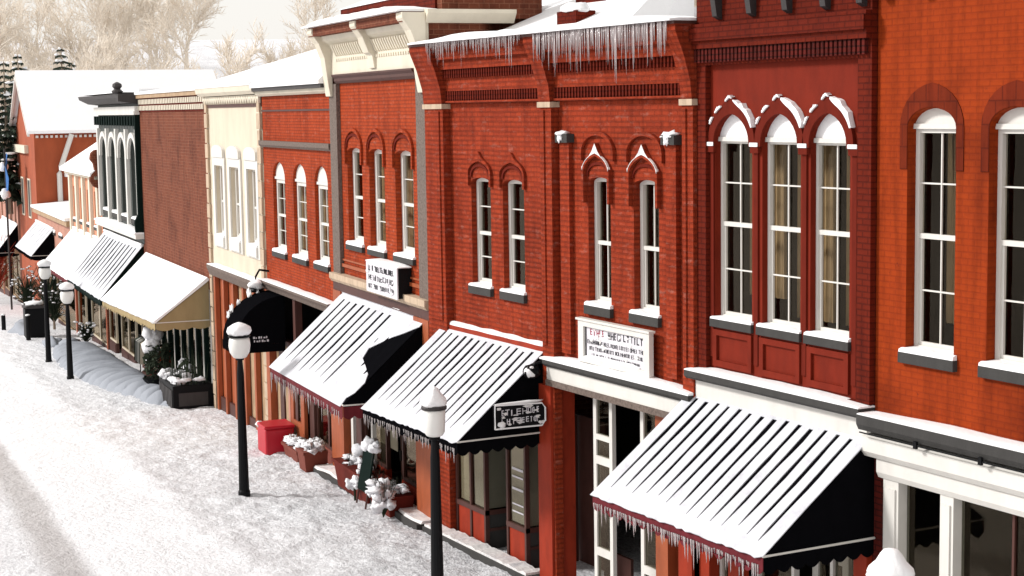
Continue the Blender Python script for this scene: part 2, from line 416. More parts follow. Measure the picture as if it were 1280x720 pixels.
REV = [.3]
def facade(T, u0, u1, z0, z1, holes, mat, y=0, rec=.3, name='front_wall', label=None, depth=9, sides=True, sidemat=None, floor=None, notch=None):
    """front wall plate with openings and reveals"""
    m = MB(); m.plate([(u0, z0), (u1, z0), (u1, z1), (u0, z1)], holes, lambda a, c, d: (a, y + rec * d, c), front=True, rim=False)
    w = T.part(name, m, mat, label=label)
    return w
def shell(T, u0, u1, z0, z1, mat, depth=9, y=0, floor=None, roofz=None, inner='room_dark'):
    """side and back walls with an added near-black lining that darkens the room, floor and ceiling"""
    m = MB(); z1r = z1
    m.box(u0, u0 + .2, y + .004, y + depth, z0, z1r); m.box(u1 - .2, u1, y + .004, y + depth, z0, z1r); m.box(u0 + .2, u1 - .2, y + depth - .2, y + depth, z0, z1r)
    T.part('side_wall', m, mat)
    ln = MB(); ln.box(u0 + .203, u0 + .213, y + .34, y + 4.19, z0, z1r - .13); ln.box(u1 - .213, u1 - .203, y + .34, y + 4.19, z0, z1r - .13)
    T.part('shade_lining', ln, inner)  # dark sheets added over the inner brick so rooms look unlit through glass
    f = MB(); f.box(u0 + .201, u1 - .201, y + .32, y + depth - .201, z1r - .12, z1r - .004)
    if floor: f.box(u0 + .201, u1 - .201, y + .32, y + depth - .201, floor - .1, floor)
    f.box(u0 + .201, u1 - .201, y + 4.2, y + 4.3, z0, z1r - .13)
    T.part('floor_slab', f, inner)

def snow_lump(T, name, x0, x1, y0, y1, zb, h, parent=None, mat='snow', n=26, seed=0, over=0.0, slope=0.0):
    """soft snow slab with irregular thickness; y0 is the street side"""
    vs = []; fs = []; prof = [(0, 0), (.0, .55), (.12, .9), (.4, 1), (.8, 1), (1, .85), (1, 0)]
    q = len(prof)
    for i in range(n + 1):
        x = x0 + (x1-x0) * i / n
        e = min(1, .35 + 3.0 * min(i, n - i) / n * 1.5)
        hh = h * (1 + .35 * noise.noise(Vector((x * 1.3, seed, zb)))) * min(1, e)
        oo = over * (1 + .8 * noise.noise(Vector((x * 2.1, seed + 3, zb))))
        for a, b_ in prof:
            yy = y0 - oo * (1 - a) + (y1 - y0) * a; vs.append((x, yy, zb + hh * b_ + slope * a * (y1-y0)))
    for i in range(n):
        for j in range(q): fs.append((i*q+j, i*q+(j+1) % q, (i+1)*q+(j+1) % q, (i+1)*q+j))
    fs += [tuple(range(q)), tuple(n*q + j for j in reversed(range(q)))]
    return T.part(name, MB().add(vs, fs), mat, parent)

# icicles share a few meshes
ICE = []
for k in range(6):
    mb = MB(); n = 4; pts = []; rr = []
    for i in range(n + 1):
        f = i / n; pts.append((.006 * sin(k + i * 2), .006 * cos(k * 2 + i), -f)); rr.append((.5 * (1 - f) ** .8 + .02) * (1 + .15 * sin(i * 3 + k)))
    me_o = build('icicle', mb.tube([(0, 0, 0)] + [(p[0], p[1], p[2]) for p in pts[1:]], rr, 5), 'ice', None, (0, 0, 0), smoothf=True)
    ICE.append(me_o.data); bpy.data.objects.remove(me_o)
def icicles(T, x0, x1, y, z, n, lmin, lmax, w=.03, mask=None, cap=100, jitter=.02, endy=None):
    spots = []
    for i in range(n):
        f = (i + R(.1, .9)) / n; x = x0 + (x1 - x0) * f
        if mask and not mask(x): continue
        ln = lmin + (lmax - lmin) * (R(0, 1) ** 1.6) * (.6 + .8 * abs(noise.noise(Vector((x * 1.7, z, y)))) * 1.5)
        yy = y if endy is None else y + (endy - y) * f
        spots.append((x, yy + R(-jitter, jitter), z, ln, w * R(.6, 1.4)))
    spots.sort(key=lambda q: -q[3])
    for i, (x, yy, zz, ln, ww) in enumerate(spots[:cap]):
        o = bpy.data.objects.new('icicle', ICE[i % 6]); COL.objects.link(o); o.parent = T.e
        o.location = (x - T.org[0], yy - T.org[1], zz - T.org[2]); o.scale = (ww, ww, ln); o.rotation_euler = (0, 0, R(0, 6))
    rest = spots[cap:]
    if rest:
        m = MB()
        for x, yy, zz, ln, ww in rest: m.tube([(x, yy, zz), (x, yy, zz - ln * .6), (x, yy, zz - ln)], [ww * .5, ww * .3, .002], 5)
        o = T.part('icicle_fringe', m, 'ice', smoothf=True); o['kind'] = 'stuff'

# ------------------------------------------------------------------ awnings
def awning(name, label, frame, u0, u1, zt, zf, out, fabric='black_fabric', stripes=14, vmat=None, val=.26, scallop=.22, snow_edge=None, group='awnings over the shop fronts',
           ice=40, sidevmat=None, icel=(.08, .4), th=.016, gap=.27, snowfull=False, zf2=None, zt2=None):
    zt2 = zt if zt2 is None else zt2; zf2 = zf if zf2 is None else zf2
    T = Thing(name, label, 'awning', frame, u0, 0, (zf), group)
    W = u1 - u0
    def P(a, t, h=0):       # a 0..1 along, t 0..1 down the slope, h above it
        z0_ = zt + (zt2 - zt) * a; z1_ = zf + (zf2 - zf) * a
        sl = math.hypot(out, zt - zf); ny, nz = -(zt - zf) / sl, out / sl
        sag = -.03 * sin(pi * t) * (.5 - .5 * cos(a * stripes * 2 * pi))
        return (u0 + W * a, -.01 - out * t + ny * (h + sag), z0_ + (z1_ - z0_) * t + nz * (h + sag))
    m = MB(); na, ntt = stripes * 4, 8; vs = []
    for h in (0, -.02):
        for i in range(na + 1):
            for j in range(ntt + 1): vs.append(P(i / na, j / ntt, h))
    q = (na + 1) * (ntt + 1); fs = []
    for i in range(na):
        for j in range(ntt):
            a = i * (ntt + 1) + j; fs += [(a, a+1, a+ntt+2, a+ntt+1), (a+q, a+ntt+1+q, a+ntt+2+q, a+1+q)]
    T.part('canopy', m.add(vs, fs), fabric)
    for a, x in ((0, u0), (1, u1)):
        z0_ = zt + (zt2 - zt) * a; z1_ = zf + (zf2 - zf) * a
        T.part('side_panel', MB().prism_x([(-.012, z0_ - .02), (-out, z1_ - .02), (-out, z1_ - .03), (-.012, z1_ + .0)], x - .012 if a else x, x if a else x + .012), fabric)
    # valance: scalloped front + sides
    def scal(w, n, d=.07):
        pts = [(0, 0), (w, 0)]; k = n * 8
        for i in range(k + 1):
            x = w * (1 - i / k); pts.append((x, -val + d * (1 - abs(sin(pi * n * x / w)))))
        return pts
    sl = (zf2 - zf) / W
    nsc = max(3, int(W / scallop)); m = MB()
    m.plate(scal(W, nsc), [], lambda a, c, d: (u0 + a, -out - .02 + .012 * d + .015 * sin(a * 9), zf + sl * a + c - .01), front=True, back=True)
    T.part('valance', m, vmat or fabric)
    m = MB()
    nss = max(2, int(out / scallop))
    for x, zz in ((u0 + .004, zf), (u1 - .016, zf2)):
        m.plate(scal(out, nss), [], lambda a, c, d: (x + .012 * d, -out + a, zz + c - .012), front=True, back=True)
    T.part('side_valance', m, sidevmat or vmat or fabric)
    m = MB(); m.tube([(u0 + .01, -.02, zf), (u0 + .01, -out, zf), (u1 + .012, -out, zf2), (u1 + .012, -.02, zf2)], .018, 6)
    T.part('frame_rail', m, 'white_paint')
    # snow cover
    Wd = 1.0; holes = []
    tb0, tb1 = .08, .89
    if not snowfull:
        for s in range(1, stripes):
            a = s / stripes + R(-.002, .002); g = gap / stripes / 2
            t0 = tb0 + R(-.01, .012); t1 = tb1 + R(-.04, .03); lft = []; rgt = []
            if snow_edge and a > snow_edge[1]: continue
            for k in range(9):
                f = k / 8; wv = g * (1.1 - .92 * f ** 5) * (1 + R(-.1, .1)) + .0004
                tt = t0 + (t1 - t0) * f; da = .25 * g * noise.noise(Vector((s * 3.1, f * 2.5, u0))); wv *= 1 + .35 * noise.noise(Vector((s * 1.7, f * 3.5, u0 + 5))); lft.append((a + da - wv, tt)); rgt.append((a + da + wv, tt))
            holes.append(lft + rgt[::-1])
    if snow_edge: outer = [(-.003, -.01)] + snow_edge[0] + [(-.003, 1.02)]
    else:
        n = 40
        outer = [(-.004, -.02), (1.004, -.02), (1.004, .3), (1.002, .6), (1.004, 1.0)]
        outer += [(1 - i / n, 1.02 + R(-.006, .008)) for i in range(1, n)] + [(-.004, 1.02), (-.002, .6), (-.003, .3)]
    def hgt(a, t):
        h = th * (.85 + .35 * noise.noise(Vector((a * W * 1.5, t * 3, u0))))
        if t < .06: h *= 1.5
        return h
    m = MB()
    m.plate(outer, holes, lambda a, t, d: P(a, t, hgt(a, t) * (1 - d) + .002), front=True, back=False, rim=True)
    T.part('snow_cover', m, 'snow_thin' if not snowfull else 'snow')
    # a snow roll along the head and the lip
    m = MB(); pts = []; rr = []
    amax = 1 if not snow_edge else 1
    for i in range(31):
        a = i / 30 * amax; p = P(a, .01, .05); pts.append((p[0], p[1] + .02, p[2] + .01)); rr.append(.065 * (1 + .4 * noise.noise(Vector((a * 9, u0, 2)))))
    m.tube(pts, rr, 8)
    T.part('snow_roll', m, 'snow', smoothf=True)
    if ice:
        icicles(T, u0 + .05, u1 - .05, -out - .03, (zf + zf2) / 2 - val * .5, ice, icel[0], icel[1], w=.03)
    return T

# ------------------------------------------------------------------ shop front
def shopfront(T, u0, u1, z0, z1, y, spec, post='wood_red', bulk='wood_red', bulkh=.55, curtain=None):
    """spec: widths fractions and kinds: 'w' window, 'd' door, 'o' open recess"""
    tot = sum(a for a, _ in spec); x = u0
    for wf, kind in spec:
        x1 = x + (u1 - u0) * wf / tot
        if kind == 'w':
            f = MB().prism_y([(x, z0 + bulkh), (x1, z0 + bulkh), (x1, z1), (x, z1)], y, y + .1, [[(x + .07, z0 + bulkh + .07), (x1 - .07, z0 + bulkh + .07), (x1 - .07, z1 - .75), (x + .07, z1 - .75)], [(x + .07, z1 - .65), (x1 - .07, z1 - .65), (x1 - .07, z1 - .08), (x + .07, z1 - .08)]])
            W = T.part('shop_window', f, post); T.part('glass', MB().box(x + .05, x1 - .05, y + .045, y + .052, z0 + bulkh + .05, z1 - .05), 'glass', W)
            b_ = T.part('bulkhead', MB().box(x, x1, y - .03, y + .12, z0, z0 + bulkh - .002), bulk)
            T.part('panel', MB().prism_y([(x + .1, z0 + .08), (x1 - .1, z0 + .08), (x1 - .1, z0 + bulkh - .08), (x + .1, z0 + bulkh - .08)], y - .05, y - .031), bulk, b_)
            if curtain: T.part('blind', MB().box(x + .08, x1 - .08, y + .3, y + .31, z0 + bulkh + R(.1, .6), z1 - .1), curtain, W)
        elif kind == 'd':
            yd = y + .35
            f = MB().prism_y([(x, z0), (x1, z0), (x1, z1), (x, z1)], yd, yd + .07, [[(x + .14, z0 + .8), (x1 - .14, z0 + .8), (x1 - .14, z0 + 2.05), (x + .14, z0 + 2.05)], [(x + .1, z0 + 2.3), (x1 - .1, z0 + 2.3), (x1 - .1, z1 - .1), (x + .1, z1 - .1)]])
            D = T.part('door', f, post); T.part('glass', MB().box(x + .1, x1 - .1, yd + .03, yd + .036, z0 + .75, z1 - .06), 'glass', D)
            T.part('handle', MB().box(x + .06, x + .1, yd - .05, yd - .003, z0 + .95, z0 + 1.2), 'iron_dark', D)
        elif kind == 'p':
            T.part('pillar', MB().box(x, x1, y - .08, y + .2, z0, z1), post)
        x = x1
    return

# ================================================================== BUILDINGS, right-hand straight row
def openwall(T, u0, u1, z0, z1, holes, mat, y=0, rec=.3, name='front_wall', label=None):
    return facade(T, u0, u1, z0, z1, holes, mat, y=y, rec=rec, name=name, label=label)

# ---- bright orange brick building at the right edge
def bright_building():
    u0, u1 = 14.32, 21.0
    T = Thing('brick_building', 'bright orange brick shop building at the right edge of the photo with cream storefront', 'building', 'R', u0, 0, 0, 'brick buildings along the street')
    xs = [(14.93, 15.86), (16.45, 17.38), (18.0, 18.93), (19.5, 20.4)]
    holes = [arch(a, b_, 5.62, 8.66, 8.92) for a, b_ in xs]
    openwall(T, u0, u1, 4.7, 11.3, holes, 'brick_bright', rec=.2)
    for a, b_ in xs:
        window(T, a, b_, 5.62, 8.66, 8.92, rec=.15, cols=2, rows=2, head='white_paint', curtain=3, fw=.075, sill=.15, snow=.07, mid=7.2)
        T.part('window_hood', MB().prism_y(arch_band(a, b_, 7.95 if 0 else 8.1, 8.66, 8.93, .14, wtop=.3, peak=.02), -.012, -.001), 'brick_hood')
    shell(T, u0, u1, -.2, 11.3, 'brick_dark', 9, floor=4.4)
    m = MB()
    for i in range(9): m.box(u0 + .12 + i * .78, u0 + .24 + i * .78, -.16, -.002, 10.42, 11.0)
    T.part('cornice_bracket', m, 'iron_dark')
    c = T.part('cornice', MB().prism_x([(-.003, 11.0), (-.35, 11.0), (-.42, 11.15), (-.42, 11.3), (.3, 11.3), (.3, 11.25), (-.003, 11.2)], u0, u1), 'hood_red')
    snow_lump(T, 'cornice_snow', u0, u1, -.44, .3, 11.302, .15, c)
    T.part('roof', MB().box(u0, u1, .3, 9, 11.302, 11.42), 'snow')
    # gutter shelf and storefront fascia
    m = MB(); m.prism_x([(-.003, 4.42), (-.30, 4.48), (-.34, 4.56), (-.34, 4.69), (-.003, 4.69)], u0, u1)
    s = T.part('gutter_shelf', m, 'stone_grey')
    snow_lump(T, 'shelf_snow', u0, u1, -.33, -.004, 4.692, .06, s)
    m = MB(); m.tube([(u0 + .1, -.36, 4.46), (u1 - .1, -.36, 4.46)], .012, 6)
    for x in (15.55, 16.75, 18.1, 19.5): m.box(x - .03, x + .03, -.38, -.342, 4.42, 4.52)
    T.part('cable', m, 'black_metal', s)
    m = MB(); m.prism_x([(-.002, 4.1), (-.2, 4.1), (-.26, 4.18), (-.26, 4.38), (-.2, 4.415), (-.002, 4.415)], u0 + .02, u1)
    m.prism_x([(-.002, 3.82), (-.12, 3.82), (-.16, 3.9), (-.16, 4.097), (-.002, 4.097)], u0 + .22, u1)
    T.part('fascia', m, 'white_paint')
    m = MB()
    for a, b_ in ((14.62, 14.93), (15.75, 16.0), (18.25, 18.5), (20.6, 20.85)):
        m.box(a, b_, -.1, .1, 0, 3.818); m.box(a + .05, b_ - .05, -.125, -.101, .1, 3.7)
    T.part('storefront_post', m, 'white_paint')
    T.part('corner_pier', MB().box(u0 + .0, 14.615, -.02, .2, -.1, 4.41), 'brick_dark')
    m = MB()
    for a, b_ in ((14.935, 15.745), (16.005, 16.93), (16.98, 18.245), (18.505, 20.595)):
        m.box(a, b_, .02, .08, .75, .83); m.box(a, b_, .02, .1, 0, .748)
    m.box(16.935, 16.975, .02, .08, .0, 3.8)
    T.part('display_frame', m, 'wood_dark')
    T.part('glass', MB().box(14.94, 20.6, .05, .056, .84, 3.8), 'glass')
bright_building()

# ---- deep red building with three arched windows
def deep_building():
    u0, u1 = 10.12, 14.31
    T = Thing('brick_building', 'deep red brick building with three tall arched windows under snowy hood moulds', 'building', 'R', u0, 0, 0, 'brick buildings along the street')
    xs = [(10.49, 11.45), (11.71, 12.64), (12.87, 13.75)]
    holes = [arch(a, b_, 5.62, 8.45, 8.9, point=.25) for a, b_ in xs]
    r0, r1 = 10.36, 14.02
    # proud surround of the recessed panel, then the recessed wall
    m = MB().plate([(u0, 4.8), (u1, 4.8), (u1, 11.3), (u0, 11.3)], [[(r0, 4.81), (r1, 4.81), (r1, 9.62), (r0, 9.62)]], lambda a, c, d: (a, -.1 + .11 * d, c), rim=True)
    T.part('front_wall', m, 'brick_deep')
    m = MB().plate([(r0 - .01, 4.81), (r1 + .01, 4.81), (r1 + .01, 9.63), (r0 - .01, 9.63)], holes, lambda a, c, d: (a, .0 + .14 * d, c), rim=False)
    T.part('recessed_wall', m, 'panel_red')
    for i, (a, b_) in enumerate(xs):
        window(T, a, b_, 5.62, 8.45, 8.9, y=.0, rec=.10, cols=2, rows=2, head='snow', curtain=2 + (i == 0), fw=.055, sill=.13, snow=.06, mid=7.13, point=.25)
        h = T.part('hood_mould', MB().prism_y(arch_band(a + .02, b_ - .02, 8.36, 8.42, 8.86, .15, point=.12, wtop=.2, peak=.08), -.06, -.002), 'hood_red')
        s = MB(); n = 16
        cx, hw = (a + b_) / 2, (b_ - a) / 2 + .13
        def sp(th, add): return (cx + (hw + add) * cos(th), 8.42 + (.62 + add) * (sin(th) * .88 + .12 * (1 - abs(cos(th)))) + .08 * max(0, 1 - abs(cos(th)) * 3.2))
        for t0, t1, hh in ((.42, 1.42, .09 + .02 * i), (1.5, 1.75, .035), (1.95, 2.25, .04), (2.4, 2.62, .03)):
            lo = [sp(t0 + (t1 - t0) * k / 9, -.005) for k in range(10)]
            up = [sp(t0 + (t1 - t0) * k / 9, .004 + hh * .8 * max(.05, sin(pi * (k + .3) / 9.6)) ** .6 * (1 + .9 * noise.noise(Vector((k * .9, i * 3.3, t0))))) for k in range(10)]
            s.prism_y(lo + up[::-1], -.09, -.002)
        T.part('hood_snow', s, 'snow', h)
    m = MB()
    s = MB()
    for x in (10.42, 11.58, 12.755, 13.88):
        m.box(x - .1, x + .1, -.065, -.002, 8.26, 8.355); s.box(x - .11, x + .1, -.08, -.061, 8.357, 8.42)
        m.box(x - .05, x + .05, -.03, -.002, 5.0, 8.255)
    st = T.part('mullion_shaft', m, 'hood_red'); T.part('shaft_snow', s, 'snow', st, bevel=.02)
    m = MB()
    for a, b_ in xs:
        m.prism_y([(a - .03, 4.86), (b_ + .03, 4.86), (b_ + .03, 5.45), (a - .03, 5.45)], -.045, -.002, [[(a + .07, 4.96), (b_ - .07, 4.96), (b_ - .07, 5.36), (a + .07, 5.36)]])
    T.part('apron_panel', m, 'panel_red')
    # frieze: dentil course in darker brick, stepped courses above
    m = MB()
    m.box(u0 + .001, u1 - .001, -.2, -.083, 9.88, 10.0); m.box(u0 + .001, u1 - .001, -.25, -.083, 10.0, 10.2); m.box(u0 + .001, u1 - .001, -.21, -.083, 10.2, 10.26)
    T.part('string_course', m, 'brick_deep')
    m = MB(); n = 42
    for i in range(n):
        x = u0 + .03 + (u1 - u0 - .06) * i / n; m.box(x, x + .055, -.17, -.083, 9.66, 9.878)
    T.part('dentils', m, 'brick_dark')
    m = MB()
    for x in (10.75, 11.63, 12.5, 13.37, 14.15): m.prism_x([(-.083, 10.3), (-.2, 10.36), (-.24, 10.6), (-.32, 10.95), (-.083, 11.0)], x - .06, x + .06)
    T.part('cornice_bracket', m, 'iron_dark')
    c = T.part('cornice', MB().prism_x([(-.083, 10.96), (-.4, 10.96), (-.48, 11.12), (-.48, 11.3), (.3, 11.3), (.3, 11.25), (-.083, 11.2)], u0, u1), 'hood_red')
    snow_lump(T, 'cornice_snow', u0, u1, -.5, .3, 11.302, .15, c)
    T.part('roof', MB().box(u0, u1, .3, 9, 11.303, 11.42), 'snow')
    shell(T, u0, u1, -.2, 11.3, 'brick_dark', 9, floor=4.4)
    # shop cornice
    s = T.part('shop_cornice', MB().prism_x([(-.1, 4.6), (-.26, 4.62), (-.30, 4.66), (-.30, 4.755), (.05, 4.755), (.05, 4.6)], u0 - .1, u1), 'stone_grey')
    snow_lump(T, 'cornice_snow', u0 - .1, u1, -.3, .04, 4.757, .07, s, n=40)
    T.part('fascia', MB().box(u0, u1, -.14, .05, 4.05, 4.598), 'white_paint')
    m = MB()
    for x in (10.15, 10.95, 14.0): m.box(x, x + .28, -.1, .1, 0, 4.05)
    T.part('pillar', m, 'wood_red')
    shopfront(T, 10.44, 10.94, 0, 3.3, .1, [(1, 'w')], post='white_paint', bulk='wood_red')
    shopfront(T, 11.24, 14.0, 0, 3.3, .25, [(1, 'w'), (.9, 'd'), (1, 'w')], post='white_paint', bulk='wood_red')
    T.part('transom_panel', MB().box(10.43, 14.0, .1, .2, 3.302, 4.05), 'wood_dark')
deep_building()

# ---- rust red building: two bays, icicled cornice
def rust_building():
    u0, u1 = .2, 10.11
    T = Thing('brick_building', 'rust red brick building of two bays with long icicles hanging from its snowy cornice', 'building', 'R', u0, 0, 0, 'brick buildings along the street')
    L_ = [(1.97, 2.81), (3.33, 4.19)]; R_ = [(6.57, 7.33), (8.08, 8.86)]
    holes = [arch(a, b_, 5.42, 7.52, 7.62) for a, b_ in L_] + [arch(a, b_, 5.46, 7.66, 7.76) for a, b_ in R_]
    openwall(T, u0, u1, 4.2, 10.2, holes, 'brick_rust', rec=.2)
    for a, b_ in L_: window(T, a, b_, 5.42, 7.52, 7.62, rec=.12, cols=1, rows=2, fw=.085, sill=.16, snow=.06)
    for a, b_ in R_: window(T, a, b_, 5.46, 7.66, 7.76, rec=.13, cols=2, rows=1, fw=.085, sill=.16, snow=.06, curtain=2)
    # hoods
    for a, b_ in L_:
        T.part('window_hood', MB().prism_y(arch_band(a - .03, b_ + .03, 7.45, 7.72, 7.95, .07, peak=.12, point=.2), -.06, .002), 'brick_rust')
        T.part('window_hood', MB().prism_y(arch_band(a + .06, b_ - .06, 7.63, 7.66, 7.84, .05), -.035, .002), 'hood_red')
    for a, b_ in R_:
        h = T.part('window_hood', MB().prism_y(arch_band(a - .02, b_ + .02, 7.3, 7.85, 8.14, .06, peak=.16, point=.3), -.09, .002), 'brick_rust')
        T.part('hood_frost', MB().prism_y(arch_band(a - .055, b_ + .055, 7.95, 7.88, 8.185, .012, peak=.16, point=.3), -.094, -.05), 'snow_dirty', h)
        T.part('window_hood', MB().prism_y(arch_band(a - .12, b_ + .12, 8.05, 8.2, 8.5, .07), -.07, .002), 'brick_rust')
        T.part('window_hood', MB().prism_y(arch_band(a + .03, b_ - .03, 7.78, 7.8, 7.98, .05), -.03, .002), 'hood_red')
    # narrow colonnettes beside the right bay, with snow-capped corbels
    for i, (a, b_) in enumerate(((5.72, 6.05), (9.2, 9.5))):
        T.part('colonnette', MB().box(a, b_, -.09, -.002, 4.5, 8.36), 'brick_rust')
        c = T.part('corbel', MB().box(a - .04, b_ + .05, -.16, -.002, 8.362, 8.52), 'stone_grey')
        T.part('corbel_snow', MB().blob(((a + b_) / 2, -.1, 8.52), (.17, .09, .06), seed=i, wob=.6), 'snow', c, smoothf=True)
        T.part('corbel_snow', MB().blob(((a + b_) / 2 - .02, -.17, 8.44), (.06, .03, .09), seed=i + 4, wob=.6), 'snow', c, smoothf=True)
    # pilasters, flaring out at the head
    for a, b_ in ((.2, 1.06), (5.14, 5.56), (9.8, 10.11)):
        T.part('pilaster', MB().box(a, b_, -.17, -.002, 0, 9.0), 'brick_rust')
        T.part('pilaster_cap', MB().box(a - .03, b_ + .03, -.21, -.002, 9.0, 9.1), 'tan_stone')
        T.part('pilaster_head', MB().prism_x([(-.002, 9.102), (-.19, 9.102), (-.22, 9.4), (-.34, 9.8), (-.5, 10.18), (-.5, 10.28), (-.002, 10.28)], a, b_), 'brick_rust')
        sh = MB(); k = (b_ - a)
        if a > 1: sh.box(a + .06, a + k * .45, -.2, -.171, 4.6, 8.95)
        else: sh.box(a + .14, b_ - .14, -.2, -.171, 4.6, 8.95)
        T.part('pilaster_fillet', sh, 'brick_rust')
    # corbel tables between pilasters
    for a, b_ in ((1.062, 5.138), (5.562, 9.798)):
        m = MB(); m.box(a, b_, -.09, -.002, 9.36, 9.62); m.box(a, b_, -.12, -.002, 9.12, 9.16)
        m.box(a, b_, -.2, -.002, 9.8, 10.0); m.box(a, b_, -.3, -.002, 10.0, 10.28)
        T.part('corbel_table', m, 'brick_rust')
        m = MB(); n = 40
        for i in range(n):
            x = a + (b_ - a) * i / n
            m.box(x + .01, x + .06, -.11, -.002, 9.165, 9.358)
            m.box(x + .01, x + .055, -.17, -.002, 9.622, 9.798)
        T.part('dentils', m, 'brick_deep')
    m = MB().box(u0, u1, -.52, .35, 10.282, 10.33); T.part('cornice', m, 'wood_dark')
    snow_lump(T, 'roof_snow', u0 + .1, u1, -.56, .8, 10.332, .14, n=80, over=.05)
    icicles(T, 1.1, 5.1, -.55, 10.34, 95, .12, .55, w=.022)
    icicles(T, 5.6, 9.95, -.55, 10.34, 150, .3, .75, w=.024, cap=0)
    # roof: low snowy slope behind the cornice, higher on the left
    ya, yb = .8, 6.0
    m = MB().add([(u0, ya, 10.33), (6.3, ya, 10.33), (1.2, yb, 12.4), (u0, yb, 12.4), (u0, yb, 10.2), (1.2, yb, 10.2), (5.2, 2.4, 10.2)],
                 [(0, 1, 2, 3), (1, 6, 2), (6, 5, 2), (3, 2, 5, 4), (0, 3, 4)])
    T.part('roof', m, 'snow')
    T.part('flat_roof', MB().box(u0, u1, .8, 9, 10.25, 10.36), 'snow')
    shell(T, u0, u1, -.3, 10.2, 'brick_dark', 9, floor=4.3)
    for x, y_, z_, w_ in ((2.75, 1.6, 10.6, .75), (1.3, 2.9, 11.12, 1.2)):
        c = T.part('chimney', MB().box(x, x + w_, y_, y_ + .45, z_ - .6, z_ + .3), 'brick_deep')
        T.part('chimney_snow', MB().blob((x + w_/2, y_ + .22, z_ + .34), (w_ * .56, .3, .13), seed=x), 'snow', c, smoothf=True)
    T.part('roof_vent', MB().tube([(2.9, 3.2, 11.6), (2.9, 3.2, 12.1)], .06, 8), 'iron_dark')
    # --- ground floor, left shop (bays with recess), under its awning
    T.part('shop_lintel', MB().box(1.062, 5.138, -.12, .1, 3.9, 4.52), 'wood_red')
    T.part('wall_patch', MB().box(1.062, 5.138, -.01, .1, 2.95, 3.898), 'wood_dark')
    def bay(a, b_, ret, mats):
        m = MB(); zt_, zb_ = 2.95, .82
        for x in [a + (b_ - a) * k / len(mats) for k in range(len(mats) + 1)]: m.box(x - .035, x + .035, -.04, .05, 0, zt_)
        m.box(a - .035, b_ + .035, -.05, .05, zb_ - .1, zb_); m.box(a - .03, b_ + .03, -.03, .04, 0, .12)
        m.box(b_ - .03, b_ + .03, ret - .06, ret, 0, zt_); m.box(b_ - .03, b_ + .04, .051, ret - .061, zb_ - .1, zb_)
        m.box(b_ - .03, b_ + .04, .051, ret - .061, .38, .44)
        W = T.part('bay_window', m, 'wood_dark')
        T.part('glass', MB().box(a, b_, .0, .006, zb_, zt_).box(b_ + .006, b_ + .012, .05, ret - .06, zb_, zt_), 'glass', W)
        T.part('bulkhead', MB().box(a, b_ - .04, -.01, .03, .12, zb_ - .1), 'wood_red', W)
        T.part('side_bulkhead', MB().box(b_ - .01, b_ + .012, .05, ret - .06, 0, zb_ - .1), 'stone_grey', W)
        w = (b_ - a) / len(mats)
        for k, mt in enumerate(mats):
            T.part('blind', MB().box(a + w * k + .06, a + w * (k + 1) - .05, .04, .05, zb_ + .02, zt_), mt, W)
        T.part('blind', MB().box(b_ - .03, b_ - .02, .08, ret - .08, zb_ + .02, zt_), 'white_paint', W)
    bay(1.12, 2.4, 1.15, ['cream_paint', 'white_paint'])
    bay(3.38, 4.12, 1.15, ['white_paint'])
    T.part('door', MB().box(2.45, 5.1, 1.2, 1.26, 0, 2.95), 'wood_dark')
    m = MB()
    for z_ in (1.05, 1.2, 1.5, 1.75, 1.9): m.box(3.55, 4.0, -.012, -.008, z_, z_ + R(.03, .08))
    T.part('window_notice', m, 'sign_white')
    # --- ground floor, right shop: fascia with snow, deep dark recess, white framed sashes
    s = T.part('shop_cornice', MB().prism_x([(-.002, 4.2), (-.22, 4.2), (-.28, 4.26), (-.28, 4.33), (-.002, 4.33)], 5.3, 10.1), 'stone_grey')
    snow_lump(T, 'cornice_snow', 5.2, 10.1, -.28, -.003, 4.332, .11, s, n=40)
    T.part('fascia', MB().box(5.3, 10.1, -.18, .1, 3.95, 4.198), 'white_paint')
    T.part('fascia_trim', MB().box(5.3, 10.1, -.21, .1, 3.84, 3.948), 'speckled')
    T.part('pillar', MB().box(5.0, 5.5, -.22, .3, 0, 3.84), 'wood_red')
    T.part('pillar', MB().box(9.72, 10.11, -.22, .3, 0, 3.84), 'wood_red')
    def sash_col(a, b_, y_):
        m = MB().prism_y([(a, 0), (b_, 0), (b_, 3.84), (a, 3.84)], y_, y_ + .08,
            [[(a + .1, .15), (b_ - .1, .15), (b_ - .1, .85), (a + .1, .85)], [(a + .1, 1.0), (b_ - .1, 1.0), (b_ - .1, 2.55), (a + .1, 2.55)], [(a + .1, 2.7), (b_ - .1, 2.7), (b_ - .1, 3.0), (a + .1, 3.0)], [(a + .1, 3.1), (b_ - .1, 3.1), (b_ - .1, 3.76), (a + .1, 3.76)]])
        W = T.part('sash_window', m, 'white_paint'); T.part('glass', MB().box(a + .08, b_ - .08, y_ + .03, y_ + .036, .1, 3.8), 'glass', W)
    sash_col(6.5, 7.15, .1); sash_col(8.0, 8.75, .15)
    T.part('display_frame', MB().box(7.16, 7.99, .8, .86, 0, .6).box(5.52, 6.48, .9, .96, 0, .6), 'wood_dark')
    T.part('pillar', MB().box(8.78, 9.15, -.05, .2, 0, 3.84), 'wood_orange')
rust_building()

